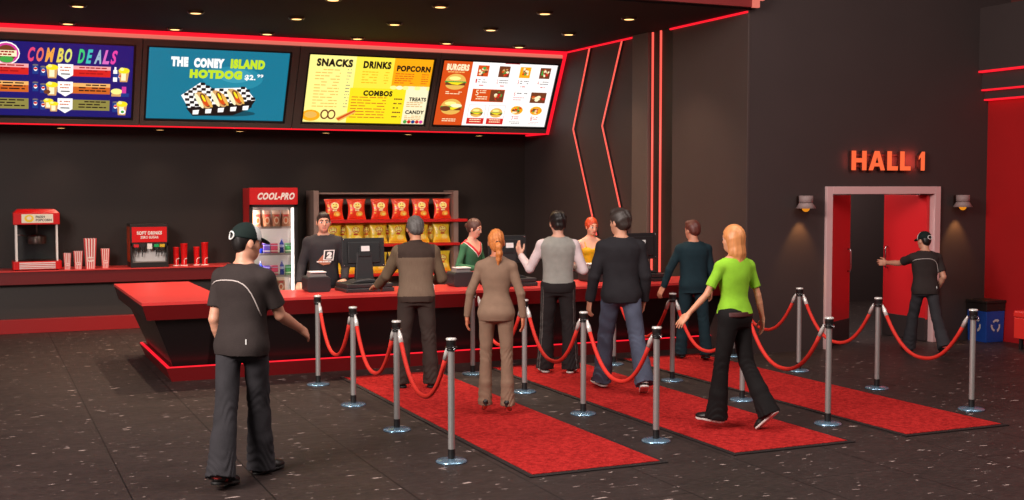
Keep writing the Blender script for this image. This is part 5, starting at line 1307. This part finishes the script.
# ================================================================ the cast
def cloth(name, rgb, rough=0.85, var=0.08, vs=18, bump=0.25, bs=140, **k): return mat(name, rgb, rough, var=var, vscale=vs, bump=bump, bscale=bs, spec=0.25, **k)
C_POLO = cloth('charcoal_brown_polo', (50, 42, 41)); C_PIPE = mat('pale_piping', (196, 184, 180), 0.7)
C_DJEAN = cloth('dark_grey_denim', (50, 48, 52), var=0.22, vs=7); C_BLKSHOE = mat('black_shoe_leather', (26, 22, 22), 0.4); C_SREDSHOE = mat('red_shoe_panel', (170, 40, 36), 0.5); C_BSOLE = mat('black_shoe_sole', (20, 18, 18), 0.6)
C_WSOLE = mat('white_shoe_sole', (220, 210, 206), 0.6); C_CAP = cloth('dark_green_cap_cloth', (20, 34, 32)); C_CAPW = mat('white_cap_panel', (222, 222, 220), 0.7); C_TAG = C_CAPW
H_BLACK = mat('black_hair', (26, 20, 19), 0.38, var=0.3, vscale=60, stretch=(1,1,0.2)); H_GREY = mat('grey_hair', (92, 88, 86), 0.55, var=0.35, vscale=70); H_DARK = mat('dark_brown_hair', (52, 42, 38), 0.5, var=0.3, vscale=60)
H_BROWN = mat('reddish_brown_hair', (92, 44, 36), 0.45, var=0.3, vscale=60); H_GINGER = mat('ginger_blond_hair', (216, 142, 86), 0.45, var=0.22, vscale=45, stretch=(1,1,0.15)); H_ORANGE = mat('orange_hair', (204, 122, 62), 0.5, var=0.3, vscale=60)
H_RED = mat('bright_red_hair', (196, 66, 28), 0.5, var=0.25, vscale=60); H_BRN2 = mat('chestnut_hair', (84, 52, 44), 0.45, var=0.25, vscale=60)

def piping(p, pts, r, m, name, dirv=(0,-1,0), parent=None):
    """a thin cord laid on the back of a shirt; pts in torso coordinates (x, z)"""
    P_ = []
    for x, z in pts:
        q = p.onsurf(p.sh_prims, p.P+p.M@V3(x, 0, z), p.M@V3(*dirv)); P_.append(tuple(q*p.S))
    mb = MB(); mb.tube(P_, r*p.S, m, 6); return obj(name, mb, parent)

def cap_man(label, loc, rotz, H, legs, arms, head, **k):
    p = Person(label, loc, rotz, H, legs=legs, arms=arms, head=head, lean=k.pop('lean', 4), sk=(206, 148, 122), twist=k.pop('twist', 0))
    p.body(curl=k.get('curl', (25, 25)))
    sh = p.shirt('polo_shirt', [C_POLO], sleeve='short', hem=-0.095, off=0.017, fold=0.003, collar=(0.055, 0.060, 0), flare=0.024)
    pts = [(-0.195,0.365),(-0.175,0.382),(-0.14,0.392),(-0.09,0.398),(-0.04,0.400),(0.01,0.399),(0.05,0.392),(0.085,0.376),(0.112,0.350),(0.132,0.315),(0.146,0.27),(0.156,0.22),(0.162,0.17)]
    piping(p, pts, 0.0042, C_PIPE, 'piping', parent=sh)
    q = p.onsurf(p.sh_prims, p.P+p.M@V3(0.115, 0, 0.0), p.M@V3(0,-1,0), 0.001)*p.S; mb = MB(); mb.box(q[0]-0.004, q[0]+0.004, q[1]-0.003, q[1]+0.006, q[2]-0.018, q[2]+0.018, C_TAG); obj('side_label', mb, sh)
    p.trousers([C_DJEAN], hemr=0.098, kner=0.074, thr=0.086, fold=0.0035, hip=0.006, name='jeans')
    p.shoes(C_BLKSHOE, C_BSOLE, acc=C_SREDSHOE)
    p.hair(H_BLACK, 'undercap'); p.cap(C_CAP, C_CAPW)
    return p
cap_man('man in black cap and dark polo with white piping striding past the counter end', (-1.56, -3.80), math.radians(-26), 1.90,
        ((-15, -1, 8, 10, -18), (14, -1, 6, -2, 34)),
        (((-0.06, -0.16, -1), (0.0, 0.55, -1), (0.02, 0.6, -1), (1, 0, 0)), ((0.14, 0.56, -1), (0.05, 0.95, -0.40), (0.02, 0.95, -0.4), (-0.8, 0, -0.5))),
        (-34, 4, 0), curl=(40, 22), twist=-20)
cap_man('man in black cap and dark polo pulling open the hall door', (7.64, -0.72), math.radians(-22), 1.60,
        ((19, 3, 6, -2, 6), (-21, 3, 14, 18, 8)),
        (((-0.36, 0.92, -0.28), (-0.42, 0.90, 0.04), (-0.8, 0.6, 0.0), (0.6, 0.8, 0)), ((0.24, -0.2, -1), (-0.15, 0.65, -0.75), (-0.2, 0.7, -0.6), (-1, 0, 0))),
        (25, 4, 0), curl=(55, 40))

# grey-haired man at the left till
p = Person('grey-haired man in brown jacket with dark yoke standing at the left till', (0.87, -0.66, 0.016), math.radians(-14), 1.83, sk=(204, 140, 108), lean=5,
           legs=((3, 5, 2, 0, 12), (1, 5, 2, 0, 10)), arms=(((-0.42, 0.42, -0.85), (-0.30, 0.95, -0.42), (-0.35, 0.9, -0.2), (0.1, -0.3, -1)), ((0.34, 0.18, -1), (-0.12, 0.95, -0.05), (-0.2, 1, 0), (-1, 0, -0.3))), head=(8, 6, 0))
p.body(curl=(18, 30), brow=(80, 76, 72))
C_JK = cloth('brown_ribbed_jacket', (118, 98, 82), bump=0.4, bs=90, stretch=(6,1,1)); C_JKD = cloth('dark_brown_jacket_yoke', (62, 48, 42)); C_SLV = cloth('brown_jacket_sleeve', (106, 88, 70), stretch=(6,1,1))
def pj(c, i, s):
    q = (c-s.P)@s.M; i[(q[:,2] > 0.355) & (np.abs(q[:,0]) < 0.185)] = 1; i[(q[:,2] < -0.03) & (np.abs(q[:,0]) < 0.2) & (i != 2)] = 1; return i
sh = p.shirt('jacket', [C_JK, C_JKD, C_SLV], hem=-0.09, off=0.022, flare=0.012, sm=(2, 2), collar=(0.075, 0.062, 1), fold=0.003, cuff=0.006, paint=pj, armr=1.08)
q = p.onsurf(p.sh_prims, p.P+p.M@V3(0.02, 0, 0.425), p.M@V3(0,-1,0.2), 0.001)*p.S; mb = MB(); mb.box(q[0]-0.02, q[0]+0.02, q[1]-0.003, q[1]+0.004, q[2]-0.004, q[2]+0.004, C_TAG); obj('neck_label', mb, sh)
p.trousers([cloth('brown_black_trousers', (58, 47, 43))], hemr=0.082, kner=0.072, thr=0.098, hip=0.014); p.shoes(C_BLKSHOE, C_BSOLE); p.hair(H_GREY, 'short')

# woman in the tan suit
p = Person('woman in tan trouser suit with orange ponytail standing on the left carpet', (1.04, -2.36, 0.016), math.radians(-27), 1.70, sex='f', sk=(200, 124, 92), lean=1,
           legs=((2, 2, 1, 20, 8), (-1, 2, 1, 20, 6)), arms=(((-0.40, -0.10, -1), (-0.14, 0.12, -1), (-0.05, 0.2, -1), (1, 0.2, 0)), ((0.34, -0.08, -1), (0.10, 0.12, -1), (0.0, 0.2, -1), (-1, 0.2, 0))), head=(0, 2, 0))
p.body(curl=(35, 30))
C_TAN = cloth('tan_suit_cloth', (134, 108, 90), bump=0.15)
p.shirt('suit_jacket', [C_TAN], hem=-0.105, off=0.013, collar=(0.05, 0.046, 0), fold=0.002, flare=0.012)
p.trousers([C_TAN], hemr=0.070, kner=0.056, thr=0.085, fold=0.0022, hip=0.004, hemz=0.055); p.shoes(C_BLKSHOE, C_BLKSHOE, heel=1); p.hair(H_ORANGE, 'ponytail')

# man in grey vest
p = Person('man in grey vest over white sleeves raising his left hand at the middle till', (2.655, -0.36, 0.016), math.radians(-24), 1.85, sk=(208, 156, 134), lean=2,
           legs=((3, 4, 2, 0, 12), (0, 4, 2, 0, 12)), arms=(((-0.44, 0.16, -0.85), (-0.36, 0.72, 0.52), (-0.30, 0.35, 0.85), (0.75, 0.6, 0.1)), ((0.36, -0.02, -0.95), (-0.42, 0.9, 0.12), (-0.5, 0.9, 0.15), (-0.3, -0.3, 1))), head=(12, 3, 0))
p.body(curl=(20, 25))
C_VEST = cloth('grey_knit_vest', (146, 144, 138)); C_WSL = cloth('pinkish_white_sleeve', (214, 196, 198)); C_BLK = cloth('black_cloth', (34, 29, 30)); C_STR = mat('grey_side_stripe', (84, 80, 78), 0.8)
sh = p.shirt('knit_shirt', [C_VEST, C_WSL, C_BLK], hem=-0.045, off=0.014, sm=(1, 1), collar=(0.022, 0.064, 2), fold=0.0025)
mb = MB(); a, w__ = p.J['Lelb'], p.J['Lwri']; d = unit(w__-a); mb.tube([tuple((w__-d*0.012)*p.S), tuple((w__+d*0.014)*p.S)], 0.031*p.S, C_BLKSHOE, 14); obj('watch', mb, p.e)
p.shirt('waistband', [C_BLK], sleeve='none', hem=-0.115, top=0.0, off=0.020, fold=0.002)if False else None
def stripe(c, i, s):
    for n, sd in (('L', -1), ('R', 1)):
        for A, B in ((s.J[n+'hip'], s.J[n+'kne']), (s.J[n+'kne'], s.J[n+'ank'])):
            t = np.clip(((c-A)@(B-A))/((B-A)@(B-A)), 0, 1); q = c-(A+t[:,None]*(B-A)); nr = np.sqrt((q**2).sum(1))
            ang = np.arctan2(q[:,1], q[:,0]*sd)
            m = (np.abs(q).sum(1) < 0.25) & (q[:,0]*sd > 0.03) & ((c[:,0]*sd) > 0.03) & ((np.abs(ang+0.50) < 0.07) | (np.abs(ang+0.85) < 0.07)) & (c[:,2] < s.P[2]-0.02)
            i[m] = 1
    return i
p.trousers([C_BLK, C_STR], hemr=0.098, kner=0.074, thr=0.098, hip=0.013, top=0.02, paint=stripe, name='track_trousers')
b = [Loft(p.P, p.M, p.tab, k=0.02, off=0.024, t0=-0.085, t1=0.015)]
p.mk('waistband', b, [C_BLK], disp=folds(0.002, 4)); p.shoes(C_BLKSHOE, C_WSOLE); p.hair(H_BLACK, 'curly')

# man in black sweater and jeans
p = Person('man in black sweater and blue-grey jeans walking up the middle carpet', (2.72, -1.68, 0.016), math.radians(-16), 1.91, sk=(204, 146, 118), lean=3,
           legs=((15, 4, 5, -3, 14), (-15, 5, 14, 22, 12)), arms=(((-0.30, 0.06, -1), (-0.13, 0.32, -1), (-0.05, 0.3, -1), (1, 0.2, 0)), ((0.22, -0.10, -1), (0.0, 0.35, -1), (-0.1, 0.4, -1), (-1, 0, 0))), head=(38, 2, 0))
p.body(curl=(35, 35), brow=(50, 42, 38))
C_SWT = cloth('black_sweater_knit', (36, 34, 38)); C_JEAN = cloth('blue_grey_denim', (76, 82, 100), var=0.28, vs=6)
p.shirt('sweater', [C_SWT], hem=-0.105, off=0.022, flare=0.018, collar=(0.02, 0.066, 0), fold=0.0035, cuff=0.004, armr=1.08)
p.trousers([C_JEAN], hemr=0.092, kner=0.074, thr=0.098, fold=0.004, hip=0.013, name='jeans'); p.shoes(C_BLKSHOE, C_WSOLE, acc=C_WSOLE); p.hair(H_DARK, 'curly')

# man in navy suit
p = Person('brown-haired man in dark teal suit reaching down at the right end of the counter', (4.61, -0.09, 0.015), math.radians(-14), 1.71, sk=(204, 140, 112), lean=3,
           legs=((8, 3, 3, 0, 10), (-7, 3, 5, 8, 10)), arms=(((-0.44, 0.22, -0.92), (-0.22, 0.38, -0.92), (-0.4, 0.4, -0.9), (1, 0.3, 0)), ((0.2, 0.0, -1), (0.05, 0.2, -1), (0, 0.2, -1), (-1, 0, 0))), head=(30, 4, 0))
p.body(curl=(38, 35))
C_NAVY = cloth('dark_teal_suit_cloth', (22, 44, 52), bump=0.12); C_COL = mat('pale_shirt_collar', (206, 196, 192), 0.7)
p.shirt('suit_jacket', [C_NAVY, C_COL], hem=-0.13, off=0.020, collar=(0.045, 0.058, 0), fold=0.0025, flare=0.010)
p.mk('shirt_collar', [Cone(p.P+p.M@V3(0,-0.01,0.47), p.P+p.M@V3(0,-0.004,0.522), 0.060, 0.057, capb=True, capa=True)], [C_COL])
p.trousers([C_NAVY], hemr=0.078, kner=0.068, thr=0.095, fold=0.0025, hip=0.012); p.shoes(C_BLKSHOE, C_BSOLE); p.hair(H_BROWN, 'short')

# woman in the lime top
p = Person('long-haired woman in lime green top and flared black trousers striding over the middle carpet', (2.67, -3.76, 0.016), math.radians(26), 1.77, sex='f', sk=(222, 158, 124), lean=1, twist=-26,
           legs=((9, 1, 4, -2, 2), (-10, 0, 18, 42, 2)), arms=(((-0.46, 0.10, -0.88), (-0.60, 0.42, -0.80), (-0.6, 0.4, -0.8), (0.8, 0.3, -0.5)), ((0.34, -0.04, -1), (0.34, 0.16, -1), (0.1, 0.2, -1), (-0.9, 0.3, 0))), head=(22, 2, 0))
p.body(curl=(20, 25))
C_LIME = cloth('lime_green_jersey', (146, 204, 52), bump=0.1); C_BT = cloth('black_stretch_cloth', (22, 19, 20), bump=0.1); C_BELT = mat('dark_red_waistband', (70, 22, 22), 0.6)
p.shirt('top', [C_LIME], sleeve='short', hem=-0.0, off=0.008, top=0.47, fold=0.0015)
p.mk('camisole_edge', [Cone(p.P+p.M@V3(0,-0.012,0.42), p.P+p.M@V3(0,-0.010,0.478), 0.080, 0.066, flat=((0,1,0), 0.8), capb=True)], [C_BT])
p.trousers([C_BT], hemr=0.098, kner=0.064, thr=0.092, fold=0.002, hip=0.006, top=0.03, hemz=0.055)
p.mk('waistband', [Loft(p.P, rotm((0,0,1), 0), p.tab, k=0.02, off=0.018, t0=-0.02, t1=0.02)], [C_BELT]); p.shoes(C_BLKSHOE, C_WSOLE); p.hair(H_GINGER, 'long')

# staff behind the counter
p = Person('man in charcoal sweatshirt with a square emblem serving behind the left till', (0.60, 1.95, 0), math.radians(163), 1.84, sk=(216, 158, 134), lean=3,
           arms=(((0.0, 0, 0), (0, 0, 0), (0, 0, 0), (0, 0, 0)),)*0 or (((-0.30, 0.10, -1), (0.05, 0.75, -0.6), (0.1, 0.9, -0.3), (0.4, 0, -1)), ((0.30, 0.10, -1), (0.10, 0.62, -0.75), (0.0, 0.8, -0.5), (-0.3, 0, -1))), head=(8, 2, 0), res=0.0045)
p.body(curl=(20, 20), brow=(86, 62, 52), lips=(190, 126, 106))
C_SWS = cloth('charcoal_sweatshirt', (50, 47, 51))
sh = p.shirt('sweatshirt', [C_SWS], hem=-0.08, off=0.020, fold=0.0025, armr=1.08)
p.mk('shirt_collar', [Cone(p.P+p.M@V3(0,-0.002,0.462), p.P+p.M@V3(0,0.004,0.512), 0.074, 0.060, capb=True)], [mat('dark_collar', (44, 40, 42), 0.7)])
q = p.onsurf(p.sh_prims, p.P+p.M@V3(-0.03, 0, 0.26), p.M@V3(0,1,0), 0.004)*p.S; nn = 0.085
C_EMB = mat('white_emblem_print', (226, 222, 220), 0.6); C_EMO = mat('copper_emblem_print', (176, 104, 76), 0.6); C_EMK = mat('dark_emblem_ground', (30, 26, 28), 0.6)
P = Panel((q[0]+0.11, q[1]+0.002, q[2]+0.085), (-0.22, 0, 0), (0, 0.006, -0.19), 0.0015)
P.poly([(0.0,0.78),(0.35,0.30),(0.75,0.90),(0.35,0.98)], C_EMO, 0); P.poly([(0.40,0.02),(0.98,0.0),(0.90,0.68),(0.34,0.66)], C_EMB, 1); P.poly([(0.46,0.07),(0.92,0.06),(0.85,0.62),(0.41,0.60)], C_EMK, 2)
P.text('2', 0.50, 0.12, 0.82, 0.56, C_EMB, 3, 0.2, 0.08); P.lines(0.0, 0.72, 0.8, 0.84, 1, C_EMB, 3, 4, 0.6); P.done('emblem', sh)
p.trousers([C_BLK]); p.shoes(C_BLKSHOE, C_BSOLE); p.hair(H_DARK, 'cropped')

p = Person('woman in green sweater with red and white collar serving behind the middle till', (2.50, 1.86, 0), math.radians(208), 1.75, sex='f', sk=(222, 164, 142), lean=3,
           arms=(((-0.28, 0.15, -1), (0.35, 0.85, 0.0), (0.4, 0.9, -0.1), (0.3, 0, -1)), ((0.42, 0.02, -1), (-0.35, 0.90, -0.05), (-0.3, 0.9, -0.1), (-0.2, 0, -1))), head=(16, 12, 0), res=0.0045)
p.body(curl=(20, 20), brow=(92, 60, 48), lips=(204, 104, 98))
C_GRN = cloth('green_sweater_knit', (62, 112, 80)); C_RC = mat('red_collar_trim', (206, 36, 48), 0.7); C_WC = mat('white_collar_trim', (232, 222, 220), 0.7); C_SK = p.sk; C_BELTP = mat('pink_red_belt', (196, 90, 92), 0.7)
def vneck(c, i, s):
    q = (c-s.P)@s.M; v = q[:,2]-(0.30+1.15*np.abs(q[:,0])); fr = q[:,1] > 0.0
    i[fr & (v > -0.036) & (q[:,2] > 0.25)] = 2; i[fr & (v > -0.020) & (q[:,2] > 0.25)] = 1; i[fr & (v > 0.030)] = 3
    bk = (q[:,1] <= 0.0) & (q[:,2] > 0.435); i[bk] = 1; i[(q[:,2] > 0.06) & (q[:,2] < 0.095) & (np.abs(q[:,0]) < 0.15) & (i == 0)] = 4; return i
p.shirt('sweater', [C_GRN, C_RC, C_WC, C_SK, C_BELTP], hem=-0.12, off=0.008, fold=0.0018, paint=vneck, top=0.49)
p.trousers([C_BLK]); p.shoes(C_BLKSHOE, C_BSOLE); p.hair(H_BRN2, 'bun')

p = Person('red-haired woman in yellow strappy top serving behind the right till', (4.22, 1.84, 0), math.radians(166), 1.75, sex='f', sk=(232, 170, 142), lean=2,
           arms=(((-0.26, 0.10, -1), (0.30, 0.85, -0.25), (0.4, 0.9, -0.1), (0.3, 0, -1)), ((0.26, 0.08, -1), (-0.30, 0.90, -0.25), (-0.3, 0.9, -0.1), (-0.2, 0, -1))), head=(14, 10, 0), res=0.0045)
p.body(curl=(20, 20), brow=(150, 84, 56), lips=(206, 104, 92))
C_YEL = cloth('yellow_satin', (222, 168, 30), rough=0.45, var=0.25, vs=12, bump=0.15)
def strap(c, i, s): return i
tp = p.shirt('top', [C_YEL], sleeve='none', hem=-0.12, off=0.008, top=0.345, fold=0.003) if False else p.mk('top', [Loft(p.P, p.M, p.tab, k=0.02, off=0.007, t0=-0.12, t1=0.335), Ell(p.P+p.M@V3(-0.062,0.075,0.315), (0.058,0.045,0.052), p.M, k=0.03), Ell(p.P+p.M@V3(0.062,0.075,0.315), (0.058,0.045,0.052), p.M, k=0.03)], [C_YEL], disp=folds(0.0025, 3))
for sd in (-1, 1):
    mb = MB(); pts = []
    for x, y, z in ((0.075, 0.105, 0.345), (0.088, 0.085, 0.39), (0.092, 0.055, 0.425), (0.088, 0.0, 0.452), (0.08, -0.055, 0.43), (0.07, -0.085, 0.36), (0.065, -0.098, 0.33)):
        pts.append(tuple((p.P+p.M@V3(sd*x, y, z))*p.S))
    mb.tube(pts, 0.006, C_YEL, 6); obj('shoulder_strap', mb, tp)
p.trousers([C_BLK]); p.shoes(C_BLKSHOE, C_BSOLE); p.hair(H_RED, 'bun')
